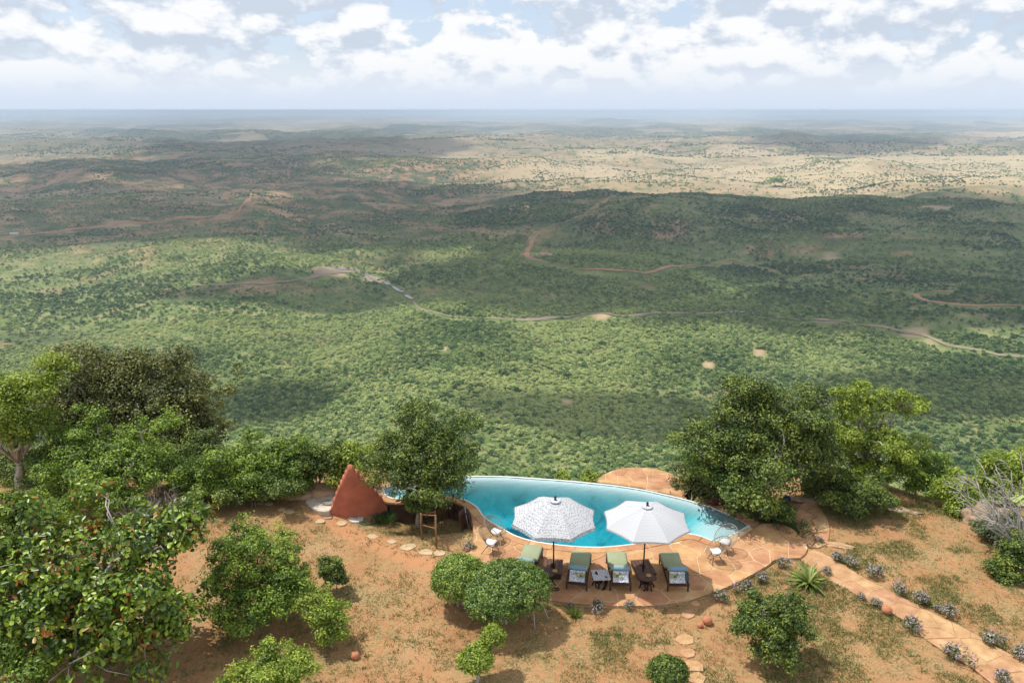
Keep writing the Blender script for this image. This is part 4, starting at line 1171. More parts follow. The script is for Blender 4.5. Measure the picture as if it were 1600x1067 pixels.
def lawn_grass():
    rg = np.random.default_rng(101); n = 200000
    x = rg.uniform(-15, 19, n); y = rg.uniform(11.5, 29.5, n)
    nz = fbm(x / 0.9, y / 0.9, 71, 4); big = fbm(x / 3.5, y / 3.5, 72, 3)
    p = 0.75 * sstep(nz, 0.42, 0.66) * (0.3 + 0.9 * sstep(big + 0.02 * x, 0.42, 0.65)) + 0.05
    pk = np.exp(-(((x - POCKET[0]) / 2.0) ** 2 + ((y - POCKET[1]) / 1.2) ** 2)); p = np.maximum(p, 0.5 * pk)
    ok = rg.random(n) < p
    ok &= ~inside(TERR, x, y) & ~inside(POOL, x, y) & ~inside(PATH, x, y) & (y < np.interp(x, RIMX, RIMY) + 0.5) & (seg_dist(near_l, x, y) > 0.4)
    ok &= np.hypot(x - DECK_C[0], y - DECK_C[1]) > DECK_R
    x, y = x[ok], y[ok]; k = 6; n = len(x)
    gx = np.repeat(x, k) + rg.normal(size=n * k) * 0.045; gy = np.repeat(y, k) + rg.normal(size=n * k) * 0.045; gz = H(gx, gy)
    m = n * k; h = rg.uniform(0.02, 0.075, m) * np.repeat(rg.uniform(0.5, 1.5, n), k); b = rg.random(m) * 6.28; w = 0.011
    V = np.stack((np.stack((gx + np.cos(b) * w, gy + np.sin(b) * w, gz - 0.005), -1), np.stack((gx - np.cos(b) * w, gy - np.sin(b) * w, gz - 0.005), -1),
                  np.stack((gx + rg.normal(size=m) * 0.04, gy + rg.normal(size=m) * 0.04, gz + h), -1)), 1).reshape(-1, 3)
    tint = np.clip(np.repeat(rg.normal(0.42, 0.25, n), k) + rg.normal(0, 0.12, m), 0, 1)
    o = link(bpy.data.objects.new("grass", mesh_np("grass", V, None, np.arange(3 * m).reshape(m, 3), {"tint": np.repeat(tint, 3)}, [L["grass"]])))
    tag(o, "sparse weedy grass growing on the orange soil of the hilltop lawn", kind="stuff")


lawn_grass()


def litter():
    rg = np.random.default_rng(111); n = 7000; x = rg.uniform(-15, 19, n); y = rg.uniform(11.5, 29.5, n)
    ok = ~inside(TERR, x, y) & ~inside(POOL, x, y) & ~inside(PATH, x, y) & (y < np.interp(x, RIMX, RIMY) + 0.3) & (seg_dist(near_l, x, y) > 0.4) & (rg.random(n) < 0.15 + sstep(fbm(x / 1.6, y / 1.6, 77, 3), 0.42, 0.62))
    x, y = x[ok], y[ok]; n = len(x); z = H(x, y); r = 0.012 + 0.038 * rg.random(n) ** 3
    a = rg.random(n) * 6.28; V = []
    for k in range(5):
        q = a + k * 1.2566; rr = r * rg.uniform(0.7, 1.3, n); V.append(np.stack((x + np.cos(q) * rr, y + np.sin(q) * rr, z - 0.004), -1))
    V.append(np.stack((x + rg.normal(size=n) * r * 0.2, y, z + r * rg.uniform(0.5, 0.9, n)), -1)); V = np.stack(V, 1).reshape(-1, 3)
    b = np.arange(n)[:, None] * 6; tr = np.concatenate([b + np.array([[k, (k + 1) % 5, 5]]) for k in range(5)])
    o = link(bpy.data.objects.new("gravel", mesh_np("gravel", V, None, tr, None, [M["rock"]]))); tag(o, "loose stones scattered over the orange soil", kind="stuff")


litter()


# ================================================================== OBJECTS ON THE HILLTOP
def red_wall():
    a = Pg(517, 803); b = Pg(606, 797); c = (a + b) / 2; ax = (b - a) / np.linalg.norm(b - a); w = np.linalg.norm(b - a); zb = min(a[2], b[2]) - 0.15
    top = WY(552, 722, c[1])[2]; Hh = top - zb; n = 180; N = 14
    nrm = np.array((ax[1], -ax[0], 0))
    root = thing("scalloped_wall", "red clay plastered wall tapering to a scalloped peak beside the pool", "wall", (c[0], c[1], zb))
    V = []; F = []; tpk = -0.24
    for i in range(n + 1):
        t = -1 + 2 * i / n
        u = (t + 1) / (tpk + 1) if t < tpk else (1 - t) / (1 - tpk)
        # outline climbs in rounded steps
        k = 8.0; fr = u * k - math.floor(u * k); st = min(1.0, (math.floor(u * k) + min(1.0, 1.15 * math.sqrt(max(0, 1 - (1 - fr) ** 2)))) / k)
        h = 0.10 + (Hh - 0.10) * (0.85 * st + 0.15 * u) ** 0.72
        bow = 0.28 * (1 - t * t)
        p = ax * t * w / 2 + nrm * (bow - 0.1)
        th = 0.13
        for s in (1, -1):
            for j in range(N + 1):
                f = j / N; rnd = th * (1 - 0.75 * max(0, (f - 0.9) / 0.1) ** 2)
                V.append(p + nrm * s * rnd + np.array((0, 0, h * f)))
    m = 2 * (N + 1)
    for i in range(n):
        for s in range(2):
            for j in range(N):
                q = [i * m + s * (N + 1) + j, (i + 1) * m + s * (N + 1) + j, (i + 1) * m + s * (N + 1) + j + 1, i * m + s * (N + 1) + j + 1]
                F.append(q if s == 0 else q[::-1])
        F.append((i * m + N, (i + 1) * m + N, (i + 1) * m + 2 * N + 1, i * m + 2 * N + 1))
    F.append(tuple(range(N, -1, -1)) + tuple(range(N + 1, m))); F.append(tuple(n * m + x for x in list(range(N + 1)) + list(range(m - 1, N, -1))))
    MB().add(V, F, True).build("wall_body", M["redwall"], root)


red_wall()


# ------------------------------------------------------------------ parasols
def parasol(label, apex_px, base_px, rim, fab, rot, valance, seed):
    b = G(*base_px, 0.30); ap = WY(*apex_px, b[1]); rc = WY(*rim, b[1])
    rg = np.random.default_rng(seed); root = thing("parasol", label, "parasol", (b[0], b[1], 0.20)); o = np.array((b[0], b[1], 0.20))
    tip = ap - o; rz = rc[2] - 0.20; cx = np.array((rc[0] - b[0], 0.0, rz)); Rr = 1.36
    MB().tube([(0, 0, 0.0), (cx[0] * 0.6, 0, rz * 0.6), tip + np.array((0, 0, -0.02))], 0.024, 10).build("pole", M["darkwood"], root)
    MB().lathe([(0.0, 0), (0.03, 0.0), (0.045, 0.04), (0.03, 0.08), (0.045, 0.11), (0.02, 0.16), (0.0, 0.17)], tip + np.array((0, 0, 0.0)), 10).build("finial", M["darkwood"], root)
    MB().lathe([(0.10, 0.0), (0.17, 0.015), (0.15, 0.035), (0.05, 0.05), (0.0, 0.05)], tip + np.array((0, 0, -0.025)), 16).build("top_ruffle", M["fab_print"], root)
    cor = [cx + np.array((math.cos(a) * Rr, math.sin(a) * Rr, 0)) for a in (R(22.5 + 45 * k) + rot for k in range(8))]
    for k in range(8):
        p, q = cor[k], cor[(k + 1) % 8]; ns, nt = 8, 6; V = []; F = []
        for i in range(ns + 1):
            s = max(0.03, i / ns)
            for j in range(nt + 1):
                t = j / nt; e = p * (1 - t) + q * t; inw = 0.035 * math.sin(math.pi * t) * s * s
                c = tip + (e - tip) * s; c = c + (np.array((cx[0], cx[1], c[2])) - c) * inw * np.array((1, 1, 0))
                c[2] += 0.07 * math.sin(math.pi * s) - 0.045 * math.sin(math.pi * t) * s * (1 - 0.6 * s) + rg.normal() * 0.003
                V.append(c)
        for i in range(ns):
            for j in range(nt):
                a = i * (nt + 1) + j; F.append((a, a + nt + 1, a + nt + 2, a + 1))
        panel = MB().add(V, F, True).build("canopy_panel", M["fab_" + fab], root)
        V = []; F = []; nv = 12
        for j in range(nv + 1):
            t = j / nv; e = p * (1 - t) + q * t; e = e + (cx - e) * 0.035 * math.sin(math.pi * t) * np.array((1, 1, 0))
            dn = valance * (0.75 + 0.25 * abs(math.sin(math.pi * t * 4)))
            o2 = (e - cx) * 0.012; V += [e + o2 + np.array((0, 0, 0.004)), e + o2 * 1.6 + np.array((0, 0, -dn))]
        F = [(2 * j, 2 * j + 1, 2 * j + 3, 2 * j + 2) for j in range(nv)]
        MB().add(V, F, True).build("valance", M["fab_" + ("print" if valance > 0.09 else "fine")], panel)
        rb = MB(); rb.tube([tip + np.array((0, 0, -0.08)), p + np.array((0, 0, -0.03))], 0.011, 5)
        rb.tube([np.array((cx[0] * 0.8, 0, rz - 0.30)), tip * 0.45 + p * 0.55 + np.array((0, 0, -0.06))], 0.009, 5)
        rb.build("rib", M["darkwood"], root)
    MB().lathe([(0.05, -0.03), (0.05, 0.03), (0.03, 0.05)], (cx[0] * 0.8, 0, rz - 0.30), 10).build("hub", M["darkwood"], root)


parasol("open parasol with dark dotted print and fringed edge, left of the two", (867.5, 782), (865, 890), (865.2, 807.5), "dots", R(-4), 0.12, 401)
parasol("open whiter parasol with faint print and plain edge, right of the two", (1011.5, 791), (1005, 891), (1009.6, 813.5), "fine", R(-3), 0.05, 402)


def wood_platform(label, px, size, rz):
    c = G(*px, 0.10); t = thing("wooden_platform", label, "parasol base", (c[0], c[1], 0.0), rz); w, d, h = size
    n = 5
    for k in range(n):
        x = -w / 2 + (k + 0.5) * w / n; MB().box((x, 0, h - 0.02), (w / n - 0.012, d, 0.04)).build("plank", M["plankwood"], t)
    for y in (-1, 1): MB().box((0, y * (d / 2 - 0.04), (h - 0.04) / 2), (w - 0.06, 0.05, h - 0.041)).build("bearer", M["darkwood"], t)
    for x in (-1, 1): MB().box((x * (w / 2 - 0.05), 0, (h - 0.04) / 2), (0.04, d - 0.16, h - 0.043)).build("side_board", M["darkwood"], t)
    MB().lathe([(0.05, h), (0.05, h + 0.10), (0.035, h + 0.12)], (0, 0, 0), 10).build("pole_socket", M["metal"], t)


wood_platform("low dark plank platform holding the left dotted parasol", (864, 888.5), (0.62, 0.86, 0.20), R(-7))
wood_platform("low dark plank platform holding the right white parasol", (1005, 889.5), (0.62, 0.86, 0.20), R(8))


# ------------------------------------------------------------------ loungers
def soft_box(mb, pts_top, w, th, seg=3, r=0.035):
    """cushion following a side profile (y,z)"""
    prof = [(-0.5, 0.25), (-0.47, 0.80), (-0.40, 1.0), (0.40, 1.0), (0.47, 0.80), (0.5, 0.25), (0.47, 0.0), (-0.47, 0.0)]
    n = len(pts_top); V = []; F = []; m = len(prof)
    for i, (y, z) in enumerate(pts_top):
        a = pts_top[max(i - 1, 0)]; b = pts_top[min(i + 1, n - 1)]; ty, tz = b[0] - a[0], b[1] - a[1]; l = math.hypot(ty, tz); ny, nz = -tz / l, ty / l
        if nz < 0: ny, nz = -ny, -nz
        k = 0.55 if i in (0, n - 1) else 1.0
        for (u, v) in prof:
            hh = th * ((v - 0.5) * k + 0.5); V.append((u * w * (0.97 if i in (0, n - 1) else 1), y + ny * hh, z + nz * hh))
    for i in range(n - 1):
        for j in range(m):
            F.append((i * m + j, i * m + (j + 1) % m, (i + 1) * m + (j + 1) % m, (i + 1) * m + j))
    F.append(tuple(range(m - 1, -1, -1))); F.append(tuple((n - 1) * m + j for j in range(m)))
    return mb.add(V, F, True)


LW = 0.66; HEAD = (-0.60, 0.57); HINGE = (-0.02, 0.30)      # backrest top and hinge (y, z)


def make_lounger():
    t = thing("sun_lounger", "x", "sun lounger")
    for s in (-1, 1):
        MB().box((s * (LW / 2 - 0.02), 0.02, 0.265), (0.045, 1.70, 0.075)).build("side_rail", M["darkwood"], t)
        for y in (0.74, -0.76): MB().tube([(s * (LW / 2 - 0.02), y, 0.23), (s * (LW / 2 - 0.015), y, 0.0)], [0.032, 0.024], 8).build("leg", M["darkwood"], t)
        MB().tube([(s * (LW / 2 - 0.05), HEAD[0] + 0.05, HEAD[1] - 0.06), (s * (LW / 2 - 0.05), -0.72, 0.32)], 0.016, 6).build("backrest_prop", M["darkwood"], t)
    for y in (0.855, -0.815): MB().box((0, y, 0.265), (LW - 0.086, 0.04, 0.072)).build("end_rail", M["darkwood"], t)
    for k in range(9): MB().box((0, 0.80 - k * 0.10, 0.292), (LW - 0.09, 0.06, 0.014)).build("slat", M["plankwood"], t)
    dy, dz = HEAD[0] - HINGE[0], HEAD[1] - HINGE[1]
    for k in range(7):
        f = (k + 0.6) / 7.2; a = math.atan2(dz, -dy); ca, sa = math.cos(-a), math.sin(-a)
        MB().box((0, HINGE[0] + dy * f, HINGE[1] + dz * f - 0.01), (LW - 0.10, 0.06, 0.014), 0, ((1, 0, 0), (0, ca, -sa), (0, sa, ca))).build("back_slat", M["plankwood"], t)
    mb = MB(); soft_box(mb, [(0.87, 0.305), (0.82, 0.302), (0.5, 0.302), (0.2, 0.302), (0.02, 0.305)], LW - 0.02, 0.09)
    mb.build("mattress", M["mattress"], t)
    mb = MB(); soft_box(mb, [(0.015, 0.318), (-0.05, 0.345), (-0.25, 0.482), (-0.45, 0.622), (HEAD[0] + 0.005, HEAD[1] + 0.01)], LW - 0.02, 0.085)
    mb.build("back_cushion", M["mattress"], t)
    return t


def lie_quad(w, prof, th, ux=0.0):
    """cloth strip of width w following points (y,z)"""
    V = []; n = len(prof); rg = np.random.default_rng(int(w * 1000) + n)
    m = 7
    for (y, z) in prof:
        for j in range(m): V.append((ux + (j / (m - 1) - 0.5) * w + rg.normal() * 0.003, y, z + rg.normal() * 0.004))
    F = [(i * m + j, i * m + j + 1, (i + 1) * m + j + 1, (i + 1) * m + j) for i in range(n - 1) for j in range(m - 1)]
    b = len(V); V2 = [(p[0], p[1] - th, p[2] + th * 0.8) for p in V]
    F2 = [tuple(b + i for i in f[::-1]) for f in F]
    rim = [j for j in range(m)] + [i * m + m - 1 for i in range(1, n)] + [(n - 1) * m + j for j in range(m - 2, -1, -1)] + [i * m for i in range(n - 2, 0, -1)]
    F3 = [(rim[i], b + rim[i], b + rim[(i + 1) % len(rim)], rim[(i + 1) % len(rim)]) for i in range(len(rim))]
    return MB().add(V + V2, F + F2 + F3)


def local(o, name, mesh_builder, mat, label, cat, group=None):
    me = mesh_builder.data(name, mat); q = link(bpy.data.objects.new(name, me)); q.location = o.location; q.rotation_euler = o.rotation_euler
    return tag(q, label, cat, group)


proto = None
back = [(HEAD[0] - 0.045, HEAD[1] + 0.05), (HEAD[0] - 0.085, HEAD[1] + 0.01), (-0.69, 0.52), (-0.78, 0.38), (-0.83, 0.335)]
where = ("on the lounger half hidden by the clipped bush", "on the lounger just left of the white-topped table", "on the lounger just right of the white-topped table", "on the rightmost lounger")
for i, (f, h, lb) in enumerate((((833, 853.5), (818, 897), "green cushioned sun lounger half hidden behind the larger clipped dome bush"),
                                ((908.5, 862), (901, 909.5), "green cushioned sun lounger between left parasol and white-topped table"),
                                ((963, 862.5), (970, 910.5), "green cushioned sun lounger with a streak of sun right of white-topped table"),
                                ((1046, 864), (1060, 911), "rightmost green cushioned sun lounger, alone beyond the right parasol base"))):
    a = G(*f, 0.38); b = G(*h, 0.30); d = (a - b)[:2]; c = (a + b)[:2] / 2; rz = math.atan2(d[1], d[0]) - math.pi / 2
    o = make_lounger() if proto is None else copy_tree(proto)
    if proto is None: proto = o
    o.location = (c[0], c[1], 0.0); o.rotation_euler = (0, 0, rz); o["label"] = lb; o["group"] = "sun loungers in a row facing the pool"
    # rolled pool towel on top of the backrest
    rl = MB(); pts = [(x, HEAD[0] - 0.005, HEAD[1] + 0.125) for x in np.linspace(-0.27, 0.27, 9)]
    rl.tube(pts, [0.055, 0.072, 0.075, 0.076, 0.074, 0.076, 0.075, 0.07, 0.05], 12)
    local(o, "rolled_towel", rl, M["fab_blue"], "blue and white striped bolster roll " + where[i], "towel", "blue rolls on the loungers")
    sx = (0.0, 0.01, 0.0, -0.04)[i]
    pr = [(y, z) for y, z in back]
    local(o, "draped_towel", lie_quad(0.48, pr, 0.018, sx), M["white"] if i == 0 else M["fab_print"], ("plain white towel draped " if i == 0 else "blue and white printed towel draped ") + where[i], "towel", "towels over the lounger backs")
    if i:
        ux = sx + (0.10, -0.10, -0.10)[i - 1]; g = lambda f: (back[1][0] + (back[3][0] - back[1][0]) * f - 0.024, back[1][1] + (back[3][1] - back[1][1]) * f + 0.018)
        local(o, "folded_cloth", lie_quad(0.27, [g(0.08), g(0.35), g(0.62)], 0.016, ux), M["fab_tile"], "yellow-green patterned square cloth " + where[i], "cloth", "patterned cloths on the towels")
    if i == 3: local(o, "hanging_cloth", lie_quad(0.13, pr[:4], 0.014, 0.255), std("dark_slate_cloth", (0.06, 0.09, 0.11), 0.9), "dark slate cloth hanging beside the towel on the rightmost lounger", "cloth")


# ------------------------------------------------------------------ tables on driftwood roots
def root_base(t, h, seed):
    rg = np.random.default_rng(seed); mb = MB()
    for k in range(9):
        a = k * 0.7 + rg.normal() * 0.2; r = rg.uniform(0.16, 0.27)
        limb(mb, (math.cos(a) * 0.07, math.sin(a) * 0.07, h), (math.cos(a) * r, math.sin(a) * r, 0.0), 0.035, 0.022, rg, 0.5, 6, 6)
    mb.tube([(0, 0, 0.12), (0.02, 0, h)], [0.05, 0.10], 8)
    mb.build("root_base", M["rootwood"], t)


def edge_table(label, px, rx, ry, h, rz, seed, mat):
    c = G(*px, h); t = thing("root_table", label, "table", (c[0], c[1], 0), rz); rg = np.random.default_rng(seed)
    poly = []
    for k in range(22):
        a = 2 * math.pi * k / 22; r = 1 + 0.10 * math.sin(2 * a + seed) + 0.07 * math.sin(3 * a + 1) + rg.normal() * 0.02; poly.append((rx * r * math.cos(a), ry * r * math.sin(a)))
    MB().prism(np.array(poly), h - 0.06, h, 0.02).build("tabletop", mat, t); root_base(t, h - 0.055, seed + 5); return t, c


t1, c1 = edge_table("dark purple-brown live-edge root table below the left parasol", (855.5, 894), 0.27, 0.21, 0.44, 0.2, 3, M["darkwood"])
t2, c2 = edge_table("brown live-edge root table with one straw coaster by the right parasol", (1010, 899.5), 0.29, 0.23, 0.42, -0.25, 8, M["plankwood"])
for c, px, lb in ((c1, (867, 892), "round straw coaster on the left live-edge root table"), (c2, (1013.5, 899), "round straw coaster on the right live-edge root table")):
    p = G(*px, c[2]); bx = MB().lathe([(0.0, 0.002), (0.085, 0.002), (0.09, 0.018), (0.075, 0.026), (0.0, 0.022)], (p[0], p[1], c[2]), 18).build("coaster", M["straw"]); tag(bx, lb, "coaster")
c = G(938.5, 896.5, 0.43); t3 = thing("square_table", "small square table on a root base between the middle loungers", "table", (c[0], c[1], 0), 0.05)
MB().box((0, 0, 0.395), (0.52, 0.48, 0.05)).build("tabletop", M["plankwood"], t3); root_base(t3, 0.37, 31)
cl = MB().box((0, 0, 0.426), (0.53, 0.49, 0.009)); cl.box((0, -0.25, 0.395), (0.53, 0.008, 0.05))
cl.box((-0.268, 0, 0.40), (0.008, 0.49, 0.045)); cl.box((0.268, 0, 0.40), (0.008, 0.49, 0.045))
o = cl.build("tablecloth", M["fab_script"]); o.location = (c[0], c[1], 0); o.rotation_euler = (0, 0, 0.05); tag(o, "white cloth with dark swirls covering the small square table", "tablecloth")
# low dark object by the bush edge
p = G(868, 921); o = MB().lathe([(0.0, 0), (0.06, 0), (0.13, 0.02), (0.13, 0.04), (0.0, 0.05)], (0, 0, 0), 14, 0.6).build("sandals", M["metal"]); o.location = (p[0], p[1], 0.0); tag(o, "dark flat object lying on the paving beside the larger clipped bush", "dark object")


# ------------------------------------------------------------------ string chairs
def make_chair():
    t = thing("string_chair", "x", "chair")
    n = 40; ring = []
    for k in range(n):
        a = 2 * math.pi * k / n; u = math.sin(a); x = 0.40 * math.cos(a) * (1 - 0.10 * u); s = 0.46 * u
        ring.append((x, s * 0.86, 0.62 + 0.40 * (s / 0.46) * 0.78 + 0.03 * abs(math.cos(a))))
    low = [(0.15 * math.cos(2 * math.pi * k / n), -0.08 + 0.13 * math.sin(2 * math.pi * k / n), 0.33 + 0.03 * math.sin(2 * math.pi * k / n)) for k in range(n)]
    MB().tube(ring, 0.013, 7, closed=True).build("frame_ring", M["cream_metal"], t)
    MB().tube(low, 0.012, 6, closed=True).build("seat_ring", M["metal"], t)
    mb = MB()
    for k in range(n):
        a, b = np.array(ring[k]), np.array(low[k]); m = (a + b) / 2 + (np.array((0, -0.02, 0.30)) - (a + b) / 2) * 0.22; m[2] = (a[2] * 0.4 + b[2] * 0.6) - 0.02
        mb.tube([a, m, b], 0.0055, 4)
    mb.build("cords", M["cord"], t)
    for k in range(4):
        a = R(45 + 90 * k); MB().tube([(0.14 * math.cos(a), -0.08 + 0.12 * math.sin(a), 0.33), (0.34 * math.cos(a), -0.02 + 0.34 * math.sin(a), 0.0)], [0.013, 0.011], 6).build("leg", M["metal"], t)
    mb = MB(); soft_box(mb, [(0.13, 0.42), (0.05, 0.385), (-0.10, 0.37), (-0.24, 0.40)], 0.36, 0.07); mb.build("seat_cushion", M["white"], t)
    return t


proto_c = None
for i, (px, py, rz, lb) in enumerate(((765, 862, 66, "cream string chair nearer the small shrub, in front of the other left chair"), (773, 845, 58, "cream string chair right at the pool edge behind the other left chair"),
                                      (1120, 877, -84, "cream string chair in front at right, seen side on"), (1133, 861, -42, "cream string chair behind at right, facing the camera near the pool tip"))):
    o = make_chair() if proto_c is None else copy_tree(proto_c)
    if proto_c is None: proto_c = o
    g = G(px, py); o.location = (g[0], g[1], 0.0); o.rotation_euler = (0, 0, R(rz)); o.scale = (0.93,) * 3; o["label"] = lb; o["group"] = "string chairs beside the pool"


# ------------------------------------------------------------------ sunken corner: frame, boards, hose
def pole_frame():
    a, b = Pg(660, 842), Pg(682, 856); c = (a + b) / 2; t = thing("pole_rack", "rough wooden pole rack standing on the lawn below the pool wall", "rack", c); d = (b - a)
    tops = {}
    for nm, px, py, ln in (("l", 660, 842, 1.0), ("r", 682, 856, 1.25), ("r2", 679, 838, 1.0), ("l2", 657, 833, 0.9)):
        p = Pg(px, py) - c; rg = np.random.default_rng(px); q = p + np.array((rg.normal() * 0.03, 0.05, ln)); tops[nm] = (p, q)
        MB().tube([p + np.array((0, 0, -0.1)), (p + q) / 2 + rg.normal(size=3) * 0.015, q], [0.035, 0.032, 0.026], 7).build("post", M["palewood"], t)
    def rail(u, v, f): MB().tube([tops[u][0] + (tops[u][1] - tops[u][0]) * f, tops[v][0] + (tops[v][1] - tops[v][0]) * (f + 0.04)], 0.022, 6).build("rail", M["palewood"], t)
    for f in (0.55, 0.94): rail("l", "r", f)
    rail("l", "l2", 0.93); rail("r", "r2", 0.8); rail("l2", "r2", 0.9)


pole_frame()
for k, (px, py, w, h, rz, tl, lb) in enumerate(((724, 828, 0.42, 0.80, 62, 10, "brown wooden door leaning open at the end of the sunken lawn"), (734, 826, 0.40, 0.70, 100, 8, "darker brown board beside the open door below the terrace edge"))):
    p = Pg(px, py); t = thing("wooden_door", lb, "door", p, R(rz))
    ct, st = math.cos(R(tl)), math.sin(R(tl)); Mx = ((1, 0, 0), (0, ct, st), (0, -st, ct))
    for q in range(3): MB().box((-w / 2 + (q + 0.5) * w / 3, 0.0, h / 2), (w / 3 - 0.008, 0.03, h), 0, Mx).build("board", M["plankwood"], t)
    MB().box((w / 2 + 0.015, 0, h / 2), (0.025, 0.035, h), 0, Mx).build("edge_strip", M["white"] if k == 0 else M["palewood"], t)
    for z in (0.2, 0.75): MB().box((0, -0.025, h * z), (w * 0.96, 0.02, 0.06), 0, Mx).build("ledge", M["darkwood"], t)
hp = [(557, 800), (557, 808), (562, 817), (572, 821), (585, 818), (600, 814), (610, 808), (606, 803), (594, 806), (580, 812), (584, 820), (598, 818)]
hl = catmull([Pg(*p) for p in hp], step=0.08); hl[:, 2] = H(hl[:, 0], hl[:, 1]) + 0.02
o = MB().tube(hl, 0.016, 6).build("garden_hose", M["hose"]); tag(o, "green garden hose lying in loops at the foot of the red wall", "hose")
p = G(1127, 786, 0.1); t = MB().box((0, 0, 0.16), (0.85, 0.05, 0.26), R(14)).box((-0.3, 0.1, 0.08), (0.05, 0.3, 0.16), R(14)).box((0.3, 0.22, 0.08), (0.05, 0.3, 0.16), R(14)).build("red_board", M["redboard"]); t.location = (p[0], p[1], 0.02); tag(t, "dark red board at the paving edge under the large tree", "board")
p = Pg(1228, 790); o = MB().lathe([(0.0, 0), (0.12, 0), (0.15, 0.3), (0.13, 0.4), (0.0, 0.42)], p, 12).build("blue_bucket", M["blue"]); tag(o, "dark blue bucket under the right side of the large tree", "bucket")


# ------------------------------------------------------------------ stones, rocks, pots
def rock_mesh(name, seed, n=3, flat=0.5, rough=0.25, mat="rock"):
    import bmesh
    bm = bmesh.new(); bmesh.ops.create_icosphere(bm, subdivisions=n, radius=1.0); me = bpy.data.meshes.new(name)
    for v in bm.verts:
        c = v.co; q = 1 + rough * (fbm(c.x * 1.6 + seed, c.y * 1.6 + c.z * 2.1, seed, 4) - 0.5) * 2.4; v.co = c * float(q); v.co.z *= flat
    for f in bm.faces: f.smooth = True
    bm.to_mesh(me); bm.free(); me.materials.append(M[mat]); return me


def rock(label, px, py, sx, sy, sz, seed, mat="rock", rz=0.0, name="boulder"):
    p = Pg(px, py); o = link(bpy.data.objects.new(name, rock_mesh(name, seed, 4, 1.0, 0.28, mat))); o.location = p; o.scale = (sx, sy, sz); o.rotation_euler = (0, 0, rz); return tag(o, label, "rock")


rock("large lichen-pale boulder on the crest behind the bleached branches", 1538, 812, 0.95, 0.65, 0.60, 3)
rock("flat bare sandstone outcrop on the rim left of the red wall", 460, 772, 0.85, 0.6, 0.22, 5, "slab")
rock("rounded sandstone outcrop touching the pale concrete left of the red wall", 500, 768, 0.8, 0.5, 0.26, 7, "slab")
rock("long low rock ledge along the right lawn edge under the round bush", 1270, 784, 0.9, 0.25, 0.12, 9, "rock", -0.3)
rock("thin rock edge at the start of the right lawn beside the path", 1312, 853, 0.55, 0.16, 0.09, 11, "slab", -0.35)
rock("pale stones glimpsed under the left side of the large tree", 1112, 772, 0.6, 0.35, 0.22, 13, "palecrete")
rock("white rock under the large tree's trunk beside the blue bucket", 1205, 800, 0.28, 0.2, 0.14, 15, "palecrete")
rock("low rock on the crest where the lawn meets the dark round bush", 1400, 795, 0.9, 0.25, 0.09, 17, "rock", -0.5)
pad = np.array([Pg(*p)[:2] for p in ((484, 772), (512, 760), (524, 765), (520, 800), (508, 808), (490, 800), (478, 786))])
o = MB().prism(catmull(list(pad), True, 0.25), -0.7, float(H(*pad.mean(0))) + 0.05, 0.02).build("concrete_pad", M["palecrete"]); tag(o, "pale worn concrete patch left of the red wall", "concrete patch")
p = Pg(514, 790); o = MB().lathe([(0.0, 0), (0.22, 0), (0.22, 0.10), (0.20, 0.12), (0.0, 0.12)], (0, 0, 0), 24).build("round_cover", M["pebble"]); o.location = (p[0], p[1], float(H(*pad.mean(0))) + 0.0); tag(o, "round grey pebbled cover set in the pale patch by the red wall", "manhole cover")


def stepping(px, py, r, seed, label, mat="stone_path", sq=0.8, group=None, name="stepping_stone"):
    rg = np.random.default_rng(seed); p = Pg(px, py); k = rg.integers(6, 9); poly = []
    for i in range(k):
        a = 2 * math.pi * (i + rg.uniform(-0.25, 0.25)) / k; q = r * rg.uniform(0.8, 1.15); poly.append((q * math.cos(a), q * math.sin(a) * sq))
    o = MB().prism(np.array(poly), -0.10, 0.035, 0.012).build(name, M[mat]); o.location = p; return tag(o, label, "stone", group)


M["stone_left"] = std("buff_stone", (0.50, 0.37, 0.22), 0.85, 0.2, 3, 0.3)
M["stone_white"] = std("white_square_stone", (0.60, 0.55, 0.50), 0.8, 0.15, 3, 0.2)
gl = "stepping stones across the left lawn"
for i, (px, py, r, lb) in enumerate(((406, 787, 0.14, "farthest left stepping stone near the rim bushes"), (420, 787, 0.17, "stepping stone second from the left end of the lawn row"), (440, 796, 0.15, "pale round stone left of the yellowish rim stone"), (452, 800, 0.2, "yellowish long stone on the lawn left of the concrete patch"),
        (500, 815, 0.2, "pale stone at the left foot of the red wall, just below the patch"), (513, 808, 0.18, "wide stone tucked against the red wall's left foot"), (534, 818, 0.22, "buff stone left of the white square stone"), (582, 839, 0.22, "lone triangular stone on the lawn below the hose"),
        (612, 847, 0.19, "stepping stone between the triangular stone and the rack"), (637, 855, 0.30, "large pale stepping stone left of the pole rack's feet"), (665, 863, 0.30, "wide pale stepping stone below the pole rack"), (687, 865, 0.22, "last stepping stone before the terrace corner"))):
    stepping(px, py, r, 500 + i, lb, "stone_left", 0.75, gl)
stepping(556, 812, 0.34, 520, "large white square stone in front of the red wall", "stone_white", 0.8, gl)
gr = "stepping stones leading down from the terrace"
for i, (px, py, r, lb) in enumerate(((1087, 943, 0.16, "topmost small stepping stone below the terrace kerb"), (1075, 960, 0.24, "round stepping stone just left of the small clay pot"), (1071, 1000, 0.30, "broad pale stepping stone on the bare soil below the clay pots"), (1074, 1020, 0.24, "stepping stone upper right of the low dark round bush"), (1085, 1041, 0.28, "stepping stone right of the low dark round bush"), (1087, 1060, 0.28, "stepping stone at the bottom edge beside the low dark bush"))):
    stepping(px, py, r, 540 + i, lb, "stone_path", 0.85, gr)
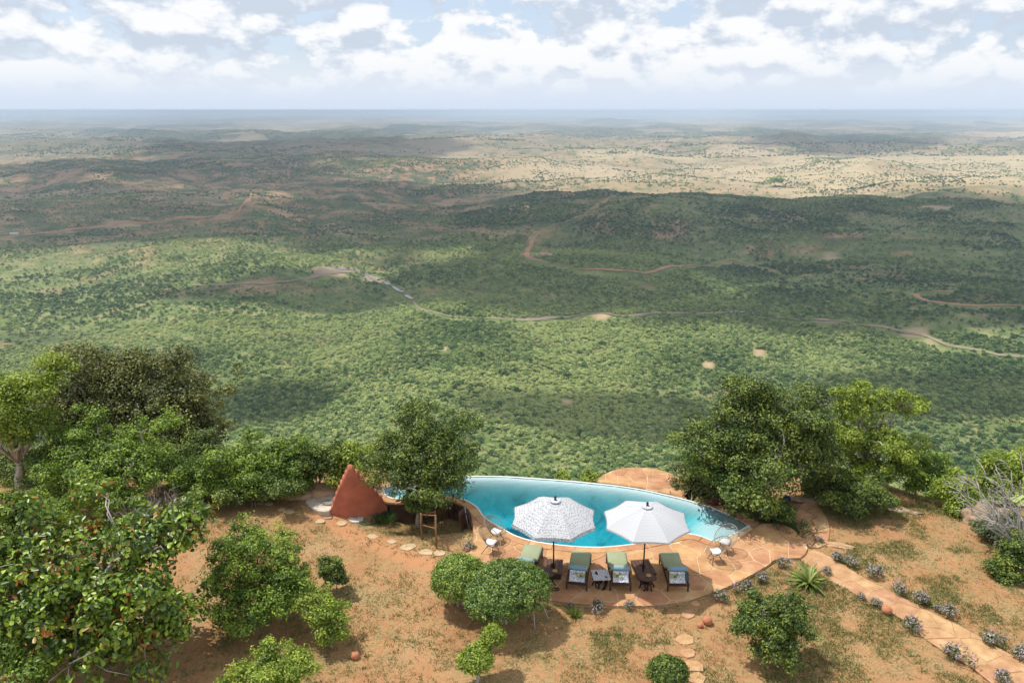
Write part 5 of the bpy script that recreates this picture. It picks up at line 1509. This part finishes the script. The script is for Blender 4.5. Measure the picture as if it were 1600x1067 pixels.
for px, py, r, lb in ((555, 1028, 0.125, "round terracotta pot alone on the left lawn"), (1105, 974, 0.145, "larger of two round terracotta pots below the loungers"), (1094, 979, 0.085, "smaller of two round terracotta pots below the loungers"), (1385, 958, 0.15, "round terracotta pot on the near edge of the path"), (1552, 897, 0.17, "round terracotta pot by the shrub at the right edge")):
    p = Pg(px, py); prof = [(0.0, 0.0)] + [(r * math.sin(a) * (1 if a < 2.6 else 0.9), r * (0.92 - 0.92 * math.cos(a))) for a in np.linspace(0.35, 2.75, 10)] + [(r * 0.28, r * 1.80), (r * 0.22, r * 1.70), (0, r * 1.68)]
    o = MB().lathe(prof, (0, 0, 0), 20).build("clay_pot", M["clay"]); o.location = (p[0], p[1], p[2] - 0.02); tag(o, lb, "clay pot")
for px, py, dx, dy, lb in ((836, 983, -0.05, 0.6, "thin pale prop stick leaning under the larger clipped bush"), (857, 966, -0.25, 0.55, "shorter pale prop stick at the right of the larger clipped bush")):
    p = Pg(px, py); o = MB().tube([(0, 0, -0.03), (dx, 0.25, dy)], [0.018, 0.012], 6).build("prop_stick", M["deadwood"]); o.location = p; tag(o, lb, "stick")


# ================================================================== BUSHLAND of the plain
def valley_proto(seed, nq, tall=0.8):
    rg = np.random.default_rng(seed); bl = []
    for k in range(4):
        a = rg.random() * 6.28; r = rg.uniform(0.0, 0.30); s = rg.uniform(0.26, 0.40); bl.append((math.cos(a) * r, math.sin(a) * r, tall * rg.uniform(0.40, 0.6), s, s, tall * rg.uniform(0.26, 0.40)))
    me, C = crown_mesh("bush_tree", bl, L["valley"], rg, nq, 0.155, 0.10, 8, 0.10, 1.1, wfac=0.85, tint_sp=0.2, lobes=0)
    return me


VP = [valley_proto(200 + k, n, t) for k, (n, t) in enumerate(((420, 0.8), (420, 0.7), (380, 0.95), (420, 0.62), (380, 0.85)))]


def bushland():
    rg = np.random.default_rng(303); pts = []
    rdl = [RIVER] + ROADS
    def band(r0, r1, n, s0, s1, dens):
        r = np.sqrt(rg.uniform(r0 * r0, r1 * r1, n)); t = np.radians(rg.uniform(-42, 42, n)); x = r * np.sin(t); y = r * np.cos(t)
        s = y - np.interp(x, RIMX, RIMY); ok = (s > 5.5) & (rg.random(n) < dens(x, y)); x, y = x[ok], y[ok]
        if r0 > 300 and r1 < 4000:
            u = np.hypot(x, y); sx, sy = x / u, y / u
            keep = np.ones(len(x), bool)
            for k, ln in enumerate(rdl):
                l = ln[::2] if len(ln) > 60 else ln
                sf, cl = ((12, 5), (16, 13), (12, 8), (30, 30))[min(k, 3)] if k < 4 else (12, 9)
                keep &= (seg_dist(l, x + sx * sf, y + sy * sf) > cl) & (seg_dist(l, x, y) > (4.5 if k else 5))
            for c, rad in BARE: keep &= (np.hypot(x - c[0], y - c[1]) > rad) & (np.hypot(x + sx * 10 - c[0], y + sy * 10 - c[1]) > rad)
            x, y = x[keep], y[keep]
        sc = rg.uniform(s0, s1, len(x)) * (0.7 + 0.6 * rg.random(len(x)) ** 2)
        pts.append(np.column_stack((x, y, H(x, y) - 0.06 * sc, sc)))
    dn = lambda x, y: 0.38 + 0.62 * sstep(fbm(x / 90, y / 90, 51, 4), 0.34, 0.50)
    lefty = lambda x, y: sstep(-x / y, -0.05, 0.15)
    band(33, 320, 14000, 3.5, 6.0, lambda x, y: np.full(x.shape, 0.9))
    band(320, 1000, 62000, 3.2, 5.8, dn)
    band(330, 1500, 4500, 6.0, 8.5, lambda x, y: sstep(fbm(x / 120, y / 120, 59, 3), 0.40, 0.6))
    band(330, 1000, 75000, 1.3, 2.6, lambda x, y: 0.15 + 0.85 * sstep(fbm(x / 45, y / 45, 57, 4), 0.36, 0.56))
    band(1000, 2300, 90000, 1.8, 3.2, lambda x, y: 0.1 + 0.85 * sstep(fbm(x / 80, y / 80, 58, 4), 0.38, 0.58))
    band(1000, 1500, 42000, 3.6, 6.5, lambda x, y: (0.15 + 0.85 * sstep(fbm(x / 110, y / 110, 52, 4), 0.36, 0.54)) * (1 - 0.40 * lefty(x, y)))
    band(1500, 2450, 70000, 4.0, 7.5, lambda x, y: (0.10 + 0.90 * sstep(fbm(x / 150, y / 150, 53, 4), 0.38, 0.56)) * (1 - 0.62 * lefty(x, y)))
    band(2450, 4500, 95000, 4.5, 9, lambda x, y: (0.08 + 0.9 * sstep(fbm(x / 260, y / 200, 54, 4), 0.44, 0.62)) * (0.55 + 0.45 * lefty(x, y)))
    band(4500, 12000, 130000, 8, 17, lambda x, y: 0.05 + 0.95 * sstep(fbm(x / 700, y / 500, 55, 4), 0.48, 0.62))
    A = np.vstack(pts)
    tp = A[:, :3] + np.array((0, 0, 1.0)) * A[:, 3:4] * 1.05; qx, qy = project(tp); dq = np.hypot(A[:, 0], A[:, 1])
    A = A[~((dq < 330) & (qy < 752) & (qx > -60) & (qx < 1660))]
    pr = A[:, :3] + np.array((0, 0, 1.5)); px, py = project(pr); dist = np.linalg.norm(pr - np.array((0, 0, CAM_H)), axis=1)
    vis = (px > 5) & (px < 1595) & (py > 470) & (py < 742) & (dist > 395)
    vis &= ~((px < 365) & (py > 545)) & ~((px < 560) & (py > 690)) & ~((px > 575) & (px < 752) & (py > 645)) & ~((px > 1055) & (px < 1440) & (py > 600)) & ~((px > 1380) & (py > 700)) & ~((px > 925) & (px < 1085) & (py > 730))
    vi = np.where(vis)[0]; ap = A[vi, 3] / dist[vi]; vi = vi[np.argsort(-ap)][:300]
    grp = "bushy trees on the slope far below the terrace"
    protos = []
    for k, i in enumerate(vi):
        o = link(bpy.data.objects.new("bush_tree", VP[k % 5])); x, y, z, sc = A[i]
        o.location = (x, y, z); o.rotation_euler = (0, 0, rg.random() * 6.28); o.scale = (sc, sc, sc)
        tag(o, "round green bushy tree on the slope far below the pool terrace", "tree", grp)
        if k < 5: protos.append(o)
    rest = np.delete(A, vi, 0)
    me = bpy.data.meshes.new("bushland"); me.vertices.add(len(rest)); me.vertices.foreach_set("co", rest[:, :3].astype(np.float32).ravel())
    at = me.attributes.new("size", "FLOAT", "POINT"); at.data.foreach_set("value", rest[:, 3].astype(np.float32))
    hx, hy = rest[:, 0], rest[:, 1]
    hue = 0.08 + 1.05 * (fbm(hx / 130, hy / 130, 66, 4) - 0.5) + 0.45 * (fbm(hx / 500, hy / 500, 67, 3) - 0.5) - 0.04
    hue -= 0.16 * sstep(rest[:, 3], 4.2, 5.6) - 0.05
    at = me.attributes.new("hue", "FLOAT", "POINT"); at.data.foreach_set("value", hue.astype(np.float32))
    at = me.attributes.new("turn", "FLOAT", "POINT"); at.data.foreach_set("value", (rg.random(len(rest)) * 6.28).astype(np.float32))
    at = me.attributes.new("pick", "INT", "POINT"); at.data.foreach_set("value", rg.integers(0, 5, len(rest)).astype(np.int32))
    o = link(bpy.data.objects.new("bushland", me)); tag(o, "green bushland covering the plain far below the hilltop", kind="stuff")
    ng = bpy.data.node_groups.new("bushland_scatter", "GeometryNodeTree")
    ng.interface.new_socket("Geometry", in_out="INPUT", socket_type="NodeSocketGeometry"); ng.interface.new_socket("Geometry", in_out="OUTPUT", socket_type="NodeSocketGeometry")
    N = ng.nodes; gi = N.new("NodeGroupInput"); go = N.new("NodeGroupOutput"); ip = N.new("GeometryNodeInstanceOnPoints"); jn = N.new("GeometryNodeJoinGeometry")
    for pobj in reversed(protos):
        oi = N.new("GeometryNodeObjectInfo"); oi.transform_space = "ORIGINAL"; oi.inputs[0].default_value = pobj; oi.inputs["As Instance"].default_value = True
        ng.links.new(oi.outputs["Geometry"], jn.inputs[0])
    def na(nm, ty):
        a = N.new("GeometryNodeInputNamedAttribute"); a.data_type = ty; a.inputs["Name"].default_value = nm; return a.outputs[0]
    cx = N.new("ShaderNodeCombineXYZ"); ng.links.new(na("turn", "FLOAT"), cx.inputs[2]); er = N.new("FunctionNodeEulerToRotation"); ng.links.new(cx.outputs[0], er.inputs[0])
    cs_ = N.new("ShaderNodeCombineXYZ"); sz = na("size", "FLOAT")
    for q in range(3): ng.links.new(sz, cs_.inputs[q])
    m2p = N.new("GeometryNodeMeshToPoints")
    ng.links.new(gi.outputs[0], m2p.inputs[0]); ng.links.new(m2p.outputs[0], ip.inputs["Points"]); ng.links.new(jn.outputs[0], ip.inputs["Instance"])
    ip.inputs["Pick Instance"].default_value = True; ng.links.new(na("pick", "INT"), ip.inputs["Instance Index"])
    ng.links.new(er.outputs[0], ip.inputs["Rotation"]); ng.links.new(cs_.outputs[0], ip.inputs["Scale"]); ng.links.new(ip.outputs[0], go.inputs[0])
    md = o.modifiers.new("scatter", "NODES"); md.node_group = ng
    # a few trees that stand out in the dry fields
    for px, py, w, lb in ((1208, 292, 26, "lone dark spreading tree in the sunlit dry fields"), (686, 549, 15, "single dark round tree in a small clearing below the terrace")):
        p = Pg(px, py); d = math.hypot(p[0], p[1]); o2 = link(bpy.data.objects.new("lone_tree", VP[3])); s_ = w * d / F_PX
        o2.location = p; o2.scale = (s_ * 1.3, s_, s_); tag(o2, lb, "tree")


bushland()


def far_house(px, py, w, d, h, wall, roof, label):
    p = Pg(px, py); t = thing("far_house", label, "house", p, 0.3)
    MB().box((0, 0, h / 2), (w, d, h)).build("wall", M[wall], t)
    e = 0.6; V = [(-w / 2 - e, -d / 2 - e, h), (w / 2 + e, -d / 2 - e, h), (w / 2 + e, d / 2 + e, h), (-w / 2 - e, d / 2 + e, h), (-w / 2 - e, 0, h + d * 0.35), (w / 2 + e, 0, h + d * 0.35)]
    MB().add(V, [(0, 1, 5, 4), (2, 3, 4, 5), (0, 4, 3), (1, 2, 5), (0, 3, 2, 1)]).build("roof", M[roof], t)


far_house(23, 368, 16, 8, 4, "house_wall", "house_roof", "tiny white house by the road at the far left of the plain")
far_house(850, 397, 11, 8, 4, "house_wall", "roof_red", "small reddish house inside the bend of the dirt road")
far_house(1408, 312, 16, 8, 4, "house_wall", "house_roof", "tiny pale house at the near edge of the dry fields")


# clouds high over the plain: outside the picture, they shade parts of the valley
def clouds():
    ell = [(470, 232, 230, 17, 1.0), (200, 263, 330, 20, 0.52), (560, 288, 330, 20, 0.50), (230, 342, 320, 44, 0.58), (610, 345, 250, 60, 0.70), (1150, 365, 400, 50, 1.1), (1460, 395, 300, 80, 1.1),
           (1360, 480, 340, 42, 1.0), (860, 440, 260, 45, 1.0), (500, 455, 240, 22, 1.0), (960, 665, 230, 48, 0.75), (1480, 620, 210, 45, 0.75), (1320, 229, 130, 13, 0.9), (1000, 320, 200, 18, 0.7), (420, 640, 120, 40, 0.4), (100, 300, 200, 20, 0.5)]
    alt = 1250.0
    th = np.radians(np.linspace(-46, 46, 190)); rr = 260 * 1.022 ** np.arange(162)
    T, RR = np.meshgrid(th, rr); X = RR * np.sin(T); Y = RR * np.cos(T)
    m = np.zeros_like(X)
    for cx, cy, rx, ry, w in ell:
        c = G(cx, cy, -236); a = G(cx, cy + ry, -236); b = G(cx, cy - ry, -236); sx = rx / F_PX * np.hypot(c[0], c[1])
        # in plan a cloud is an egg: near half and far half of different length
        dy = np.where(Y < c[1], (Y - c[1]) / (c[1] - a[1]), (Y - c[1]) / (b[1] - c[1])); e = np.hypot((X - c[0] * Y / c[1]) / sx, dy)
        m = np.maximum(m, w * np.clip(1.30 - e, 0, 1))
    lump = fbm(X / 170, Y / 170, 81, 4) - 0.5 + 0.6 * (fbm(X / 600, Y / 600, 82, 3) - 0.5)
    t = np.where(m > 0.02, m + lump * 0.55 * sstep(m, 0.0, 0.3), 0) - 0.17
    thick = 260 * np.clip(t, 0, 1) ** 0.9
    sh = alt + 236; off = SUN_H * (sh / math.tan(SUN_EL))
    bx, by = X + off.x, Y + off.y
    nr, nt = X.shape; idx = np.arange(nr * nt).reshape(nr, nt)
    on = thick > 0
    cell = on[:-1, :-1] | on[1:, :-1] | on[1:, 1:] | on[:-1, 1:]
    q = np.stack((idx[:-1, :-1], idx[1:, :-1], idx[1:, 1:], idx[:-1, 1:]), -1)[cell]
    lo = np.stack((bx, by, np.full_like(bx, alt) - thick * 0.15), -1).reshape(-1, 3); hi = np.stack((bx, by, alt + 1.0 + thick), -1).reshape(-1, 3)
    # side walls along the border of the cells
    ed = {}
    for a, b, c, d in q.tolist():
        for e in ((a, b), (b, c), (c, d), (d, a)):
            if (e[1], e[0]) in ed: del ed[(e[1], e[0])]
            else: ed[e] = 1
    n = len(lo); side = np.array([(a, b, b + n, a + n) for a, b in ed])
    quads = np.vstack((q, q[:, ::-1] + n, side[:, ::-1]))
    V = np.vstack((lo, hi)); used = np.unique(quads); rm = np.full(len(V), -1); rm[used] = np.arange(len(used))
    o = link(bpy.data.objects.new("clouds", mesh_np("clouds", V[used], rm[quads], None, None, [cloud_material()], True)))
    tag(o, "scattered cumulus clouds drifting over the plain", kind="stuff")


clouds()

hz = MB().box((0, 0, (-330 + 17) / 2), (92400, 92400, 347)).build("haze", haze_material()); tag(hz, "thin blue haze over the plain", kind="stuff")
#OBJECTS
